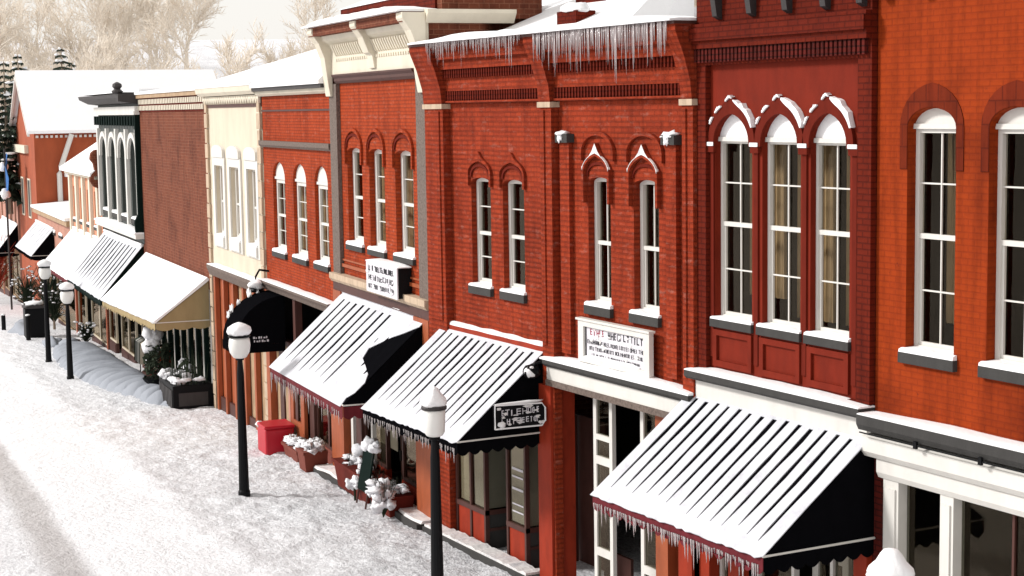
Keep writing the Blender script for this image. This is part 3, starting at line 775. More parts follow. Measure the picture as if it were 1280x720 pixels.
# ================================================================== left row (turned with the street)
def cream_cornice_building():
    u0, u1 = -7.17, .15
    T = Thing('brick_building', 'orange brick building under a deep cream bracketed cornice carrying snow', 'building', 'L', u0, 0, gz(u0), 'brick buildings along the street')
    xs = [(-6.05, -4.83), (-4.26, -3.09), (-2.3, -1.05)]
    holes = [arch(a, b_, 5.72, 7.98, 8.1) for a, b_ in xs]
    openwall(T, u0, u1, 4.0, 10.0, holes, 'brick_orange', rec=.22)
    for a, b_ in xs:
        window(T, a, b_, 5.72, 7.98, 8.1, rec=.14, cols=1, rows=2, fw=.13, sill=.13, snow=.08, curtain=2)
        T.part('window_hood', MB().prism_y(arch_band(a - .02, b_ + .02, 7.7, 8.12, 8.5, .08, point=.1), -.06, .002), 'brick_orange')
        T.part('window_hood', MB().prism_y(arch_band(a + .06, b_ - .06, 8.1, 8.14, 8.38, .06), -.035, .002), 'hood_red')
    for a, b_ in ((u0, -6.55), (-.5, u1)):
        T.part('pilaster', MB().box(a, b_, -.1, -.002, gz(u0) - .3, 9.66), 'speckled')
    T.part('belt_moulding', MB().box(u0 + .62, -.5, -.06, -.002, 5.12, 5.2).box(u0 + .62, -.5, -.04, -.002, 5.28, 5.32), 'wood_orange')
    T.part('shop_cornice', MB().prism_x([(-.002, 4.72), (-.16, 4.72), (-.22, 4.8), (-.22, 4.94), (-.002, 4.94)], u0, u1), 'tan_stone')
    T.part('fascia', MB().box(u0, u1, -.12, -.003, 4.5, 4.718), 'wood_dark')
    # cornice
    m = MB(); m.prism_x([(-.002, 9.66), (-.08, 9.66), (-.14, 9.72), (-.14, 9.78), (-.2, 9.84), (-.2, 9.88), (-.002, 9.88)], u0 + .6, -.45)
    T.part('bed_moulding', m, 'wood_dark')
    m = MB(); m.prism_x([(-.002, 9.882), (-.12, 9.882), (-.12, 10.5), (-.2, 10.62), (-.34, 10.7), (-.38, 10.82), (-.002, 10.82)], u0 - .02, u1)
    T.part('cornice', m, 'cream_paint')
    m = MB()
    for a, b_ in ((-6.35, -3.7), (-3.1, -.55)):
        n = 15
        for i in range(n):
            x = a + (b_ - a) * i / n; m.prism_x([(-.122, 10.32), (-.16, 10.34), (-.26, 10.56), (-.26, 10.6), (-.122, 10.6)], x, x + .075)
            m.box(x, x + .09, -.15, -.122, 10.2, 10.26)
    T.part('dentils', m, 'cream_paint')
    for a in (-7.22, -3.55, -.15):
        lo = 9.35 if a != -3.55 else 9.95
        T.part('cornice_bracket', MB().prism_x([(-.1, lo), (-.17, lo), (-.22, lo + .3), (-.3, 10.3), (-.44, 10.65), (-.62, 10.9), (-.62, 11.02), (-.1, 11.02)], a, a + .42), 'cream_paint', bevel=.015)
    s = T.part('soffit_board', MB().box(u0 - .05, u1, -.58, .3, 10.822, 11.04), 'brick_brown')
    snow_lump(T, 'cornice_snow', u0 - .12, u1 + .02, -.68, .25, 11.042, .17, s, n=60, over=.05)
    T.part('parapet', MB().box(u0, u1 - .3, .26, .5, 11.0, 11.5), 'brick_deep')
    snow_lump(T, 'parapet_snow', u0, u1 - .3, .24, .55, 11.502, .1, n=30)
    T.part('tall_wall', MB().box(u1 - .3, u1, .31, 2.6, 9.8, 12.7), 'brick_brown')
    r = T.part('cornice_return', MB().prism_y([(u1 + .002, 10.8), (u1 + .1, 10.8), (u1 + .26, 11.0), (u1 + .26, 11.08), (u1 + .002, 11.08)], -.1, 1.9), 'cream_paint')
    shell(T, u0, u1, gz(u0) - .6, 10.9, 'brick_brown', 9, floor=4.3)
    T.part('roof', MB().box(u0, u1 - .3, .5, 9, 11.0, 11.2), 'snow')
    # shop
    for a, b_, mt in ((-8.0 + .85, -6.5, 'wood_orange'), (-.85, u1, 'wood_orange')):
        T.part('pillar', MB().box(a, b_, -.14, .2, gz(u0) - .3, 4.5), mt)
    T.part('lintel', MB().box(-6.5, -.85, .05, .25, 2.6, 4.498), 'wood_dark')
    b0 = gz(-4)
    shopfront(T, -6.5, -.85, b0 - .1, 2.6, .12, [(.35, 'w'), (.3, 'p'), (1.2, 'w'), (.8, 'd'), (1.2, 'w')], post='wood_dark', bulk='wood_red', bulkh=.75, curtain='cream_paint')
    T.part('window_post', MB().box(-6.3, -6.12, .0, .1, b0, 2.6).box(-4.62, -4.5, .0, .1, b0, 2.6), 'white_paint')
cream_cornice_building()

def orange_building():
    u0, u1 = -14.6, -7.2
    T = Thing('brick_building', 'smooth orange building with three white-headed windows and a dark belt course', 'building', 'L', u0, 0, gz(u0), 'brick buildings along the street')
    xs = [(-13.55, -12.2), (-11.3, -9.95), (-9.1, -7.85)]
    holes = [arch(a, b_, 5.0, 7.1, 7.58) for a, b_ in xs]
    openwall(T, u0, u1, 3.9, 9.5, holes, 'brick_orange', rec=.18)
    for a, b_ in xs:
        window(T, a, b_, 5.0, 7.1, 7.58, rec=.10, cols=2, rows=2, fw=.13, sill=.15, snow=.09, head='white_paint', curtain=2)
    T.part('belt_course', MB().prism_x([(-.002, 7.98), (-.08, 7.98), (-.14, 8.05), (-.14, 8.17), (-.002, 8.17)], u0, u1), 'speckled')
    T.part('frieze_line', MB().box(u0, u1, -.025, -.002, 9.0, 9.05), 'wood_dark')
    c = T.part('cornice', MB().prism_x([(-.002, 9.44), (-.12, 9.44), (-.2, 9.5), (-.2, 9.58), (-.002, 9.58)], u0, u1 - .02), 'cream_paint')
    T.part('gutter', MB().box(u0, u1 - .02, -.3, .1, 9.582, 9.68), 'iron_dark')
    T.part('roof', MB().prism_x([(-.36, 9.682), (-.36, 9.78), (-.2, 9.92), (8, 12.3), (8, 9.682)], u0, u1), 'snow')
    T.part('shop_cornice', MB().prism_x([(-.002, 3.84), (-.15, 3.84), (-.2, 3.95), (-.28, 4.05), (-.28, 4.1), (-.002, 4.1)], u0, u1), 'speckled')
    snow_lump(T, 'cornice_snow', u0, u1, -.27, -.003, 4.102, .05, n=30)
    shell(T, u0, u1, gz(u0) - .6, 9.5, 'brick_brown', 9, floor=3.8)
    z0 = gz(u0) - .1
    T.part('pillar', MB().box(u0, u0 + .4, -.1, .2, z0, 3.84), 'wood_orange'); T.part('pillar', MB().box(-7.75, u1, -.1, .2, z0, 3.84), 'wood_orange')
    T.part('pillar', MB().box(-11.75, -11.5, .0, .2, z0, 3.84), 'wood_dark')
    T.part('tall_panel', MB().box(-14.15, -13.65, .1, .2, z0, 2.3).box(-13.2, -12.4, .1, .2, z0, 2.3), 'wood_tan')
    T.part('panel_frame', MB().box(-13.64, -13.21, .05, .25, z0, 2.3).box(-14.2, -12.3, .05, .25, 2.3, 2.45), 'wood_dark')
    D = T.part('door', MB().prism_y([(-12.2, z0), (-10.75, z0), (-10.75, 2.1), (-12.2, 2.1)], -.02, .08, [[(-11.9, .35), (-11.1, .35), (-11.1, 1.85), (-11.9, 1.85)]]), 'wood_orange')
    T.part('glass', MB().box(-11.9, -11.1, .03, .036, .3, 1.9), 'glass', D)
    T.part('door_post', MB().box(-12.4, -12.21, -.03, .15, z0, 2.3), 'pink_wall')
    shopfront(T, -10.7, -7.8, z0 + .15, 2.6, .2, [(.4, 'p'), (1, 'w'), (1.1, 'w')], post='wood_dark', bulk='terracotta', bulkh=.6, curtain='cream_paint')
orange_building()

def cream_building():
    u0, u1 = -22.4, -14.62
    T = Thing('shop_building', 'narrow cream building with three tan windows and speckled corner quoins', 'building', 'L', u0, 0, gz(u0))
    xs = [(-21.15, -19.95), (-18.95, -17.7), (-16.6, -15.45)]
    holes = [arch(a, b_, 4.95, 7.2, 7.3) for a, b_ in xs]
    openwall(T, u0, u1, 3.8, 9.4, holes, 'cream_wall', rec=.3)
    for a, b_ in xs:
        window(T, a, b_, 4.95, 7.2, 7.3, rec=.12, cols=1, rows=1, fw=.14, sill=.3, snow=.1, sillmat='white_paint', sillout=.12, blind='curtain')
        T.part('window_surround', MB().prism_y([(a - .28, 4.6), (b_ + .28, 4.6), (b_ + .28, 7.55), (a - .28, 7.55)], -.06, -.002, [[(a - .02, 4.97), (b_ + .02, 4.97), (b_ + .02, 7.28), (a - .02, 7.28)]]), 'white_paint')
        T.part('window_hood', MB().prism_y(arch(a - .2, b_ + .2, 7.552, 7.75, 7.95), -.1, -.002), 'white_paint')
    for a in (u0, u1 - .42):
        m = MB()
        for i in range(22): m.box(a + (.0 if i % 2 else .06), a + (.42 if i % 2 else .36), -.08, -.002, gz(u0) + i * .5, gz(u0) + i * .5 + .46)
        T.part('quoins', m, 'tan_stone')
    m = MB(); n = 24
    for i in range(n):
        x = u0 + (u1 - u0) * i / n; w = (u1 - u0) / n
        m.prism_y([(x + .02, 9.25), (x + w * .5, 9.42), (x + w - .02, 9.25), (x + w - .02, 9.5), (x + .02, 9.5)], -.1, -.002)
    T.part('frieze', m, 'cream_paint')
    T.part('frieze_back', MB().box(u0, u1, -.03, -.001, 9.15, 9.52), 'wood_dark')
    T.part('cornice', MB().prism_x([(-.002, 9.522), (-.2, 9.522), (-.3, 9.62), (-.34, 9.78), (-.002, 9.78)], u0 - .15, u1), 'cream_paint')
    T.part('roof', MB().prism_x([(-.36, 9.782), (-.36, 9.84), (-.2, 9.92), (8, 12.3), (8, 9.782)], u0 - .2, u1), 'snow')
    T.part('shop_cornice', MB().prism_x([(-.002, 3.55), (-.15, 3.6), (-.25, 3.85), (-.25, 3.95), (-.002, 3.95)], u0 + .4, u1), 'speckled')
    snow_lump(T, 'cornice_snow', u0 + .4, u1, -.24, -.003, 3.952, .08, n=20)
    shell(T, u0, u1, gz(u0) - .6, 9.4, 'cream_wall', 9, floor=3.6)
    z0 = gz(u0) - .1
    m = MB()
    for x in (-21.9, -20.6, -19.2, -17.8, -16.4): m.box(x, x + .22, -.05, .1, z0, 3.55)
    T.part('pillar', m, 'wood_orange')
    T.part('panel_wall', MB().box(-21.9, -19.0, .12, .2, z0, 3.55), 'wood_orange')
    T.part('panel_wall', MB().box(-18.9, -15.0, .12, .2, z0, 3.55), 'wood_tan')
    T.part('plinth', MB().box(-21.9, -15.0, .02, .11, z0, z0 + .6), 'wood_dark')
cream_building()

def blank_building():
    u0, u1 = -35.2, -22.42
    T = Thing('brick_building', 'windowless brown brick upper wall above the tan-sided awning', 'building', 'L', u0, 0, gz(u0), 'brick buildings along the street')
    T.part('front_wall', MB().box(u0, u1, 0, .3, 3.0, 9.3), 'brick_brown')
    m = MB(); n = 40
    for i in range(n):
        x = u0 + (u1 - u0) * i / n; w = (u1 - u0) / n
        m.box(x, x + w * .5, -.08, -.002, 9.12, 9.3); m.box(x + w * .5, x + w, -.08, -.002, 9.36, 9.55)
    T.part('checker_frieze', m, 'cream_paint')
    T.part('frieze_back', MB().box(u0, u1, -.03, .3, 9.05, 9.6), 'brick_deep')
    T.part('coping', MB().box(u0, u1, -.15, .35, 9.6, 9.75), 'wood_tan')
    T.part('roof', MB().prism_x([(-.2, 9.752), (-.2, 9.85), (9, 11.0), (9, 9.752)], u0, u1), 'snow')
    shell(T, u0, u1, gz(u0) - .6, 9.6, 'brick_brown', 9, y=.3)
    z0 = gz(u0) + .1
    m = MB()
    for i in range(10):
        x = u0 + .3 + i * 1.35; m.box(x, x + .22, .0, .15, z0 - .3, 3.0)
    T.part('storefront_post', m, 'green_black')
    m = MB()
    for i in range(9):
        x = u0 + .65 + i * 1.35; m.box(x, x + .25, .16, .25, z0 - .3, 3.0)
    T.part('window_post', m, 'white_paint')
    T.part('glass', MB().box(u0 + .3, u1 - .3, .2, .206, z0, 3.0), 'glass')
    T.part('bulkhead', MB().box(u0 + .3, u1 - .3, .02, .19, z0 - .4, z0 + .5), 'green_black')
blank_building()

def green_building():
    u0, u1 = -46.4, -35.25
    T = Thing('shop_building', 'dark green and white building with four tall round-headed windows and an overhanging black cornice', 'building', 'L', u0, 0, gz(u0))
    w = (u1 - u0 - .8) / 4; xs = [(u0 + .4 + w * i + .45, u0 + .4 + w * (i + 1) - .45) for i in range(4)]
    holes = [arch(a, b_, 4.6, 7.3, 7.9) for a, b_ in xs]
    openwall(T, u0, u1, 3.7, 9.8, holes, 'green_paint', rec=.3)
    for a, b_ in xs:
        window(T, a, b_, 4.6, 7.3, 7.9, rec=.12, cols=1, rows=1, fw=.1, sill=.2, snow=.12, fmat='green_paint')
        T.part('window_hood', MB().prism_y(arch_band(a - .05, b_ + .05, 7.1, 7.3, 8.0, .22), -.12, -.002), 'white_paint')
    for i in range(5):
        x = u0 + .4 + w * i
        T.part('pilaster', MB().box(x - .16, x + .16, -.16, -.002, 4.3, 8.35), 'white_paint')
    T.part('frieze', MB().box(u0, u1, -.2, -.002, 8.95, 9.3), 'white_paint')
    m = MB()
    for i in range(16): x = u0 + (u1 - u0) * i / 16; m.box(x + .1, x + .45, -.22, -.002, 8.5, 8.9)
    T.part('frieze_panel', m, 'green_black')
    m = MB().prism_x([(-.003, 9.4), (-.4, 9.45), (-.8, 9.65), (-.85, 9.8), (-.003, 9.85)], u0 - .3, u1)
    T.part('cornice', m, 'iron_dark')
    snow_lump(T, 'cornice_snow', u0 - .3, u1 - .7, -.85, 0, 9.852, .1, n=20)
    T.part('finial', MB().lathe(u1 - .35, -.8, [(.18, 9.8), (.24, 9.9), (.12, 10.0), (.2, 10.1), (.18, 10.2), (.04, 10.28)], 10), 'iron_dark')
    T.part('cornice_return', MB().prism_x([(-.85, 9.5), (-.85, 9.8), (.5, 9.8), (.5, 9.3)], u1 - .2, u1 + .05), 'iron_dark')
    T.part('corner_bracket', MB().prism_x([(-.003, 3.9), (-.3, 3.9), (-.35, 4.6), (-.2, 4.9), (-.2, 9.1), (-.003, 9.1)], u1 - .25, u1 - .02), 'green_black')
    T.part('roof', MB().box(u0, u1, .0, 9, 9.852, 10.0), 'snow')
    T.part('shop_cornice', MB().box(u0, u1, -.35, -.003, 3.9, 4.1), 'white_paint')
    snow_lump(T, 'cornice_snow', u0, u1, -.4, -.003, 4.102, .2, n=24)
    shell(T, u0, u1, gz(u0) - .6, 9.8, 'brick_brown', 9, floor=3.7)
    z0 = gz(u0)
    shopfront(T, u0 + .2, u1 - .2, z0, 3.6, .1, [(1, 'w'), (.8, 'd'), (1, 'w'), (1, 'w'), (.8, 'd'), (1, 'w')], post='cream_wall', bulk='wood_dark')
    # scroll finial on the left party wall
    T.part('scroll_bracket', MB().prism_x([(-.003, 5.5), (-.3, 5.6), (-.5, 5.9), (-.45, 6.2), (-.25, 6.4), (-.3, 6.7), (-.45, 6.9), (-.4, 7.2), (-.2, 7.35), (-.003, 7.35)], u0 - .45, u0 - .02), 'brick_brown', bevel=.06)
green_building()

def salmon_building():
    u0, u1 = -57, -46.42
    T = Thing('shop_building', 'low salmon building with white pilaster strips and a steep snowy roof', 'building', 'L', u0, 0, gz(u0))
    xs = [(u0 + .9 + i * 2.45, u0 + 2.1 + i * 2.45) for i in range(4)]
    holes = [arch(a, b_, 3.6, 5.3, 5.3) for a, b_ in xs]
    openwall(T, u0, u1, 2.2, 6.0, holes, 'salmon_wall', rec=.3)
    for a, b_ in xs: window(T, a, b_, 3.6, 5.3, rec=.1, cols=1, rows=1, fw=.1, sill=.15, snow=.1, fmat='cream_paint', curtain=2)
    m = MB()
    for i in range(5): x = u0 + .35 + i * 2.4; m.box(x - .25, x + .25, -.15, -.002, 2.6, 5.9)
    T.part('pilaster', m, 'cream_paint')
    T.part('cornice', MB().box(u0 - .1, u1, -.3, -.002, 5.95, 6.1), 'cream_paint')
    T.part('roof', MB().prism_x([(-.5, 6.1), (-.5, 6.25), (3.8, 9.0), (8, 6.25), (8, 6.1)], u0 - .5, u1 - .02), 'snow')
    T.part('shop_cornice', MB().box(u0, u1, -.25, -.003, 2.25, 2.6), 'pink_wall')
    shell(T, u0, u1, gz(u0) - .6, 6.0, 'orange_wall', 8, floor=2.2)
    shopfront(T, u0 + .2, u1 - .2, gz(u0), 2.2, .1, [(1, 'w'), (.8, 'd'), (1, 'w'), (1, 'w')], post='cream_wall', bulk='wood_dark')
salmon_building()

def small_block(u0, u1, zt, mat, label, zr, wins=3, group=None, cat='building', trim='wood_tan'):
    T = Thing('shop_building', label, cat, 'L', u0, 0, gz(u0), group)
    w = (u1 - u0) / wins; xs = [(u0 + w * i + w * .3, u0 + w * (i + 1) - w * .3) for i in range(wins)]
    base = gz(u0)
    za = base + 5.6; zb = min(zt - 1.0, za + 2.4)
    holes = [arch(a, b_, za, zb, zb) for a, b_ in xs]
    openwall(T, u0, u1, base + 4.2, zt, holes, mat, rec=.3)
    for a, b_ in xs: window(T, a, b_, za, zb, rec=.12, cols=1, rows=1, fw=.12, sill=.15, snow=.15, fmat='cream_paint')
    T.part('cornice', MB().box(u0, u1, -.3, -.002, zt - .3, zt), trim)
    T.part('roof', MB().prism_x([(-.4, zt + .002), (-.4, zt + .15), (4.5, zr), (9, zt + .15), (9, zt + .002)], u0, u1), 'snow')
    shell(T, u0, u1, base - .6, zt, mat, 9, floor=base + 4.1)
    T.part('shop_cornice', MB().box(u0, u1, -.3, -.003, base + 4.0, base + 4.3), trim)
    shopfront(T, u0 + .2, u1 - .2, base, base + 4.0, .1, [(1, 'w'), (.8, 'd'), (1, 'w'), (1, 'w')], post='wood_tan', bulk='wood_dark')
    return T
small_block(-72.8, -57.1, 3.4, 'pink_wall', 'low pinkish shop row between the gabled house and the salmon building', 3.9, 5)
small_block(-97, -84.5, 7.3, 'pink_wall', 'pinkish two-storey house with a snowy roof left of the gabled house', 8.9, 4)
small_block(-112, -97.1, 5.5, 'orange_wall', 'farthest orange shop house at the left edge of the row', 7.2, 4)

def gable_house():
    u0, u1 = -83.2, -72.9
    T = Thing('gabled_house', 'orange brick house with a big snow-covered gable roof and a white downpipe', 'house', 'L', u0, 0, gz(u0))
    c = (u0 + u1) / 2; b0 = gz(u0) - .6; D = 12
    m = MB().prism_y([(u0, b0), (u1, b0), (u1, 8.1), (c, 11.5), (u0, 8.1)], 0, D)
    T.part('wall', m, 'orange_wall')
    th = .18
    T.part('roof', MB().prism_y([(u0 - .5, 7.86), (u0 - .5, 8.05), (c, 11.85), (u1 + .5, 8.05), (u1 + .5, 7.86), (c, 11.6)], -.4, D + .3), 'snow')
    T.part('bargeboard', MB().prism_y([(u0 - .55, 7.7), (u0 - .55, 7.85), (c, 11.58), (u1 + .45, 7.85), (u1 + .45, 7.7), (c, 11.3)], -.45, -.3), 'white_paint')
    m = MB()
    for i in range(40): m.box(u1 + .003, u1 + .12, .1 + i * .29, .25 + i * .29, 7.6, 7.75)
    T.part('eave_dentils', m, 'white_paint')
    T.part('downpipe', MB().tube([(u1 + .5, 2.2, 7.8), (u1 + .3, 1.5, 5.8), (u1 + .2, 1.4, 5.4), (u1 + .2, 1.4, 1.5)], .16, 8), 'white_paint')
    T.part('porch_snow', MB().box(u1 + .003, u1 + .9, 1.7, 4.3, 5.2, 5.4).box(u1 + .003, u1 + .9, 1.7, 4.4, 3.2, 3.5), 'snow')
    T.part('stringcourse', MB().box(u0 - .1, c + 1.8, -.25, -.003, 6.6, 7.1), 'cream_paint')
    for x in (u0 + 2.2, u0 + 6): 
        W = T.part('window', MB().prism_y([(x, 2.5), (x + 1.4, 2.5), (x + 1.4, 5), (x, 5)], -.06, -.003, [[(x + .12, 2.6), (x + 1.28, 2.6), (x + 1.28, 4.9), (x + .12, 4.9)]]), 'cream_paint')
        T.part('glass', MB().box(x + .1, x + 1.3, -.03, -.004, 2.6, 4.9), 'roof_dark', W)
gable_house()

# ================================================================== awnings
awning('striped_awning', 'largest striped awning, snow-streaked, burgundy valance dripping icicles, on the deep red building', 'R', 9.9, 14.34, 4.40, 2.9, 1.95, stripes=15, vmat='burgundy', ice=85, icel=(.06, .36), sidevmat='black_fabric')
T_D = awning('striped_awning', 'middle striped snowy awning whose black side carries a framed sign, on the rust red building', 'R', .72, 5.06, 4.50, 2.9, 1.95, stripes=14, ice=45, icel=(.1, .4), vmat='black_fabric')
awning('striped_awning', 'striped awning with snow sliding off its torn black right side, below the cream cornice', 'L', -6.5, -.25, 4.5, 2.75, 1.95, stripes=12, ice=45, icel=(.15, .5), vmat='burgundy',
       snow_edge=([(1.003, -.01), (1.003, .1), (.93, .2), (.86, .27), (.80, .36), (.76, .45), (.78, .55), (.86, .6), (.95, .66), (1.002, .74), (1.0, .86), (.97, .93), (.99, 1.02)], .73), val=.3)
T = awning('tan_awning', 'wide awning wholly covered in smooth snow with a tan fabric side', 'L', -34.7, -22.9, 3.3, 1.55, 1.85, fabric='tan_fabric', stripes=6, vmat='tan_fabric', ice=0, snowfull=True, scallop=.5, val=.28, zf2=1.95, th=.09)
awning('striped_awning', 'green-black awning with thin snow ribs on the dark green building', 'L', -45.6, -35.6, 3.6, 1.5, 1.8, fabric='green_black', stripes=12, ice=0, val=.3, gap=.3)
awning('snowy_awning', 'plain white snow-covered awning on the salmon building', 'L', -56.5, -46.6, 3.1, 1.3, 1.65, stripes=6, ice=0, snowfull=True, vmat='burgundy', scallop=.8)
awning('snowy_awning', 'small rounded snow-laden awning left of the salmon building', 'L', -73.5, -65, 2.5, 1.0, 1.3, stripes=8, ice=0, fabric='black_fabric', scallop=.8, gap=.1)
awning('snowy_awning', 'snow-covered awning at the left edge of the photo', 'L', -95, -84.8, 1.6, -.3, 1.5, stripes=6, ice=0, snowfull=True, fabric='black_fabric', scallop=.8)

def dome_awning():
    u0, u1 = -14.2, -12.6; zt, zb, out = 3.8, 2.45, 1.45
    T = Thing('dome_awning', 'black rounded entrance awning with small white lettering behind the near lamp', 'awning', 'L', u0, 0, zb, 'awnings over the shop fronts')
    m = MB(); n = 10; vs = []
    ins = .0
    for i in range(n + 1):
        th = pi / 2 * i / n; y_ = -out * sin(th) - .01; z_ = zb + (zt - zb) * cos(th)
        vs += [(u0, y_, z_), (u1, y_, z_)]
    m.add(vs, [(2*i, 2*i+1, 2*i+3, 2*i+2) for i in range(n)])
    T.part('canopy', m, 'black_fabric', smoothf=False)
    for x in (u0, u1):
        prof = [(-.01, zb)] + [(-out * sin(pi/2*i/n) - .01, zb + (zt - zb) * cos(pi/2*i/n)) for i in range(n + 1)]
        T.part('side_panel', MB().prism_x(prof, x - .005, x + .005), 'black_fabric')
    pts = [(u0, zb), (u1, zb)]; k = 80
    for i in range(k + 1):
        x = u1 - (u1 - u0) * i / k; pts.append((x, zb - .28 + .08 * (1 - abs(sin(pi * 10 * i / k)))))
    T.part('valance', MB().prism_y(pts, -out - .03, -out - .015), 'black_fabric')
    T.part('side_valance', MB().box(u1 - .006, u1 + .006, -out, -.02, zb - .24, zb - .002).box(u0 - .006, u0 + .006, -out, -.02, zb - .24, zb - .002), 'black_fabric')
    m = MB()
    for r_ in range(2):
        for i in range(6):
            y_ = -.95 + i * .075 + .02 * r_; m.box(u1 + .006, u1 + .012, y_, y_ + (.03 if (i + r_) % 2 else .055), zb + .16 - r_ * .1, zb + .22 - r_ * .1 - (.02 if i % 3 == 1 else 0))
    T.part('lettering', m, 'sign_white')
    m = MB()
    for f, r_ in ((.15, .1), (.3, .16), (.52, .08), (.7, .14), (.8, .1)):
        m.blob((u0 + .05, -out * sin(.1 + f * 1.2) - .02, zb + (zt - zb) * cos(.1 + f * 1.2) + .01), (r_, .04, r_ * 1.5), 9, 7, .8, f)
    T.part('snow_patches', m, 'snow', smoothf=True)
dome_awning()

T = Thing('wall_lantern', 'small snow-capped lantern bracketed above the black entrance awning', 'lantern', 'L', -14.3, -.4, 3.75)
T.part('bracket', MB().tube([(-14.3, -.02, 4.35), (-14.3, -.3, 4.4), (-14.3, -.42, 4.2), (-14.3, -.42, 4.02)], .035, 6), 'black_metal')
T.part('shade', MB().lathe(-14.3, -.42, [(.06, 4.02), (.12, 3.95), (.2, 3.82), (.19, 3.76)], 10), 'black_metal')
T.part('snow_cap', MB().blob((-14.3, -.42, 3.97), (.26, .24, .14), seed=3), 'snow', smoothf=True)

# ================================================================== signs
def scribble(m, x0, x1, z, h, y0, y1, seed, vert='y'):
    """a row of letter-like strokes"""
    rnd = random.Random(seed); x = x0; zb_ = z
    while x < x1 - h * .3:
        w = h * rnd.uniform(.3, .8); k = rnd.choice('IOLTHEU'); z = zb_ + h * rnd.uniform(-.08, .08)
        t_ = h * rnd.uniform(.1, .19)
        if rnd.random() < .12: x += w * .7; continue
        if k in 'ILTHEU' and k != 'T': m.box(x, x + t_, y0, y1, z, z + h)
        if k in 'LEOU': m.box(x + t_, x + w, y0, y1, z, z + t_)
        if k in 'TEO': m.box(x + (t_ if k != 'T' else 0), x + w, y0, y1, z + h - t_, z + h)
        if k == 'T': m.box(x + w / 2 - t_ / 2, x + w / 2 + t_ / 2, y0, y1, z, z + h - t_)
        if k in 'HE': m.box(x + t_, x + w, y0 + .0005, y1, z + h * .45, z + h * .45 + t_)
        if k in 'OHU': m.box(x + w, x + w + t_, y0, y1, z, z + h)
        if k == 'O': m.box(x, x + t_, y0, y1, z + t_, z + h - t_)
        x += w + t_ + h * .18
T = Thing('sign_board', 'white-framed shop sign with frosted lettering under the windows of the rust red building', 'sign', 'R', 6.5, -.12, 4.44)
T.part('frame', MB().prism_y([(6.5, 4.45), (8.84, 4.45), (8.84, 5.2), (6.5, 5.2)], -.2, -.11, [[(6.68, 4.55), (8.66, 4.55), (8.66, 5.1), (6.68, 5.1)]]).box(6.46, 8.88, -.23, -.1, 5.202, 5.24), 'white_paint')
T.part('panel', MB().box(6.67, 8.67, -.15, -.12, 4.54, 5.11), 'sign_white')
m = MB(); scribble(m, 7.45, 8.6, 4.95, .12, -.156, -.151, 3); scribble(m, 6.75, 8.6, 4.80, .07, -.156, -.151, 5); scribble(m, 6.8, 8.6, 4.69, .065, -.156, -.151, 8); scribble(m, 6.9, 8.5, 4.58, .05, -.156, -.151, 9)
m.box(6.685, 6.72, -.156, -.151, 4.56, 5.09)
T.part('lettering', m, 'paint_black')
m = MB(); scribble(m, 6.85, 7.3, 4.96, .11, -.156, -.151, 12); T.part('red_lettering', m, 'paint_red')
m = MB()
for i in range(16): m.blob((R(6.8, 8.6), -.152, R(4.6, 5.08)), (R(.03, .1), .012, R(.015, .04)), 8, 5, .7, i)
T.part('frost_patches', m, 'snow_dirty')
snow_lump(T, 'snow', 6.7, 8.5, -.2, -.12, 4.55, .05, n=20)

T = Thing('sign_board', 'black framed sign rimmed with snow on the black side of the middle awning', 'sign', 'R', 5.1, -.5, 3.1)
x = 5.35
T.part('frame', MB().prism_x([(-1.35, 3.12), (-.35, 3.1), (-.28, 3.2), (-.28, 3.44), (-.35, 3.54), (-1.35, 3.58)], x, x + .05), 'black_metal')
T.part('bracket', MB().box(5.06, x, -1.2, -1.15, 3.3, 3.34).box(5.06, x, -.5, -.45, 3.3, 3.34), 'black_metal')
m = MB()
m.tube([(x + .055, -1.34, 3.13), (x + .055, -.35, 3.11), (x + .055, -.28, 3.2), (x + .055, -.28, 3.44), (x + .055, -.35, 3.53), (x + .055, -1.34, 3.57), (x + .055, -1.34, 3.13)], .016, 5)
T.part('snow_rim', m, 'snow')
class _S: pass
m = MB(); q = MB(); scribble(q, -1.2, -.38, 3.36, .11, 0, .006, 21); scribble(q, -1.2, -.4, 3.2, .1, 0, .006, 23)
m.add([(x + .051 + y_, xx, z_) for xx, y_, z_ in q.v], q.f)
T.part('lettering', m, 'sign_white')
m = MB()
for i in range(14): m.blob((x + .052, R(-1.28, -.36), R(3.17, 3.5)), (.01, R(.03, .09), R(.012, .03)), 8, 5, .8, i)
T.part('frost_patches', m, 'snow_dirty')
T.part('snow', MB().blob((x + .05, -1.2, 3.2), (.02, .08, .06)).blob((x + .03, -.8, 3.58), (.04, .5, .025)), 'snow', smoothf=True)

T = Thing('sign_board', 'square white box sign below the windows of the cream-corniced building', 'sign', 'L', -3.5, -.05, 4.8)
T.part('box', MB().box(-3.5, -1.28, -.33, -.01, 4.84, 5.5), 'black_metal')
T.part('panel', MB().box(-3.53, -1.25, -.36, -.332, 4.82, 5.52), 'sign_white')
m = MB()
for i, (z_, h_) in enumerate(((5.32, .12), (5.11, .12), (4.92, .1))): scribble(m, -3.35, -1.45, z_, h_, -.37, -.363, 30 + i)
T.part('lettering', m, 'paint_black')
m = MB()
for i in range(18): m.blob((R(-3.4, -1.4), -.366, R(4.9, 5.42)), (R(.05, .14), .01, R(.02, .05)), 8, 5, .8, i)
T.part('frost_patches', m, 'sign_white')
snow_lump(T, 'snow', -3.55, -1.22, -.37, -.02, 5.522, .06, n=16)

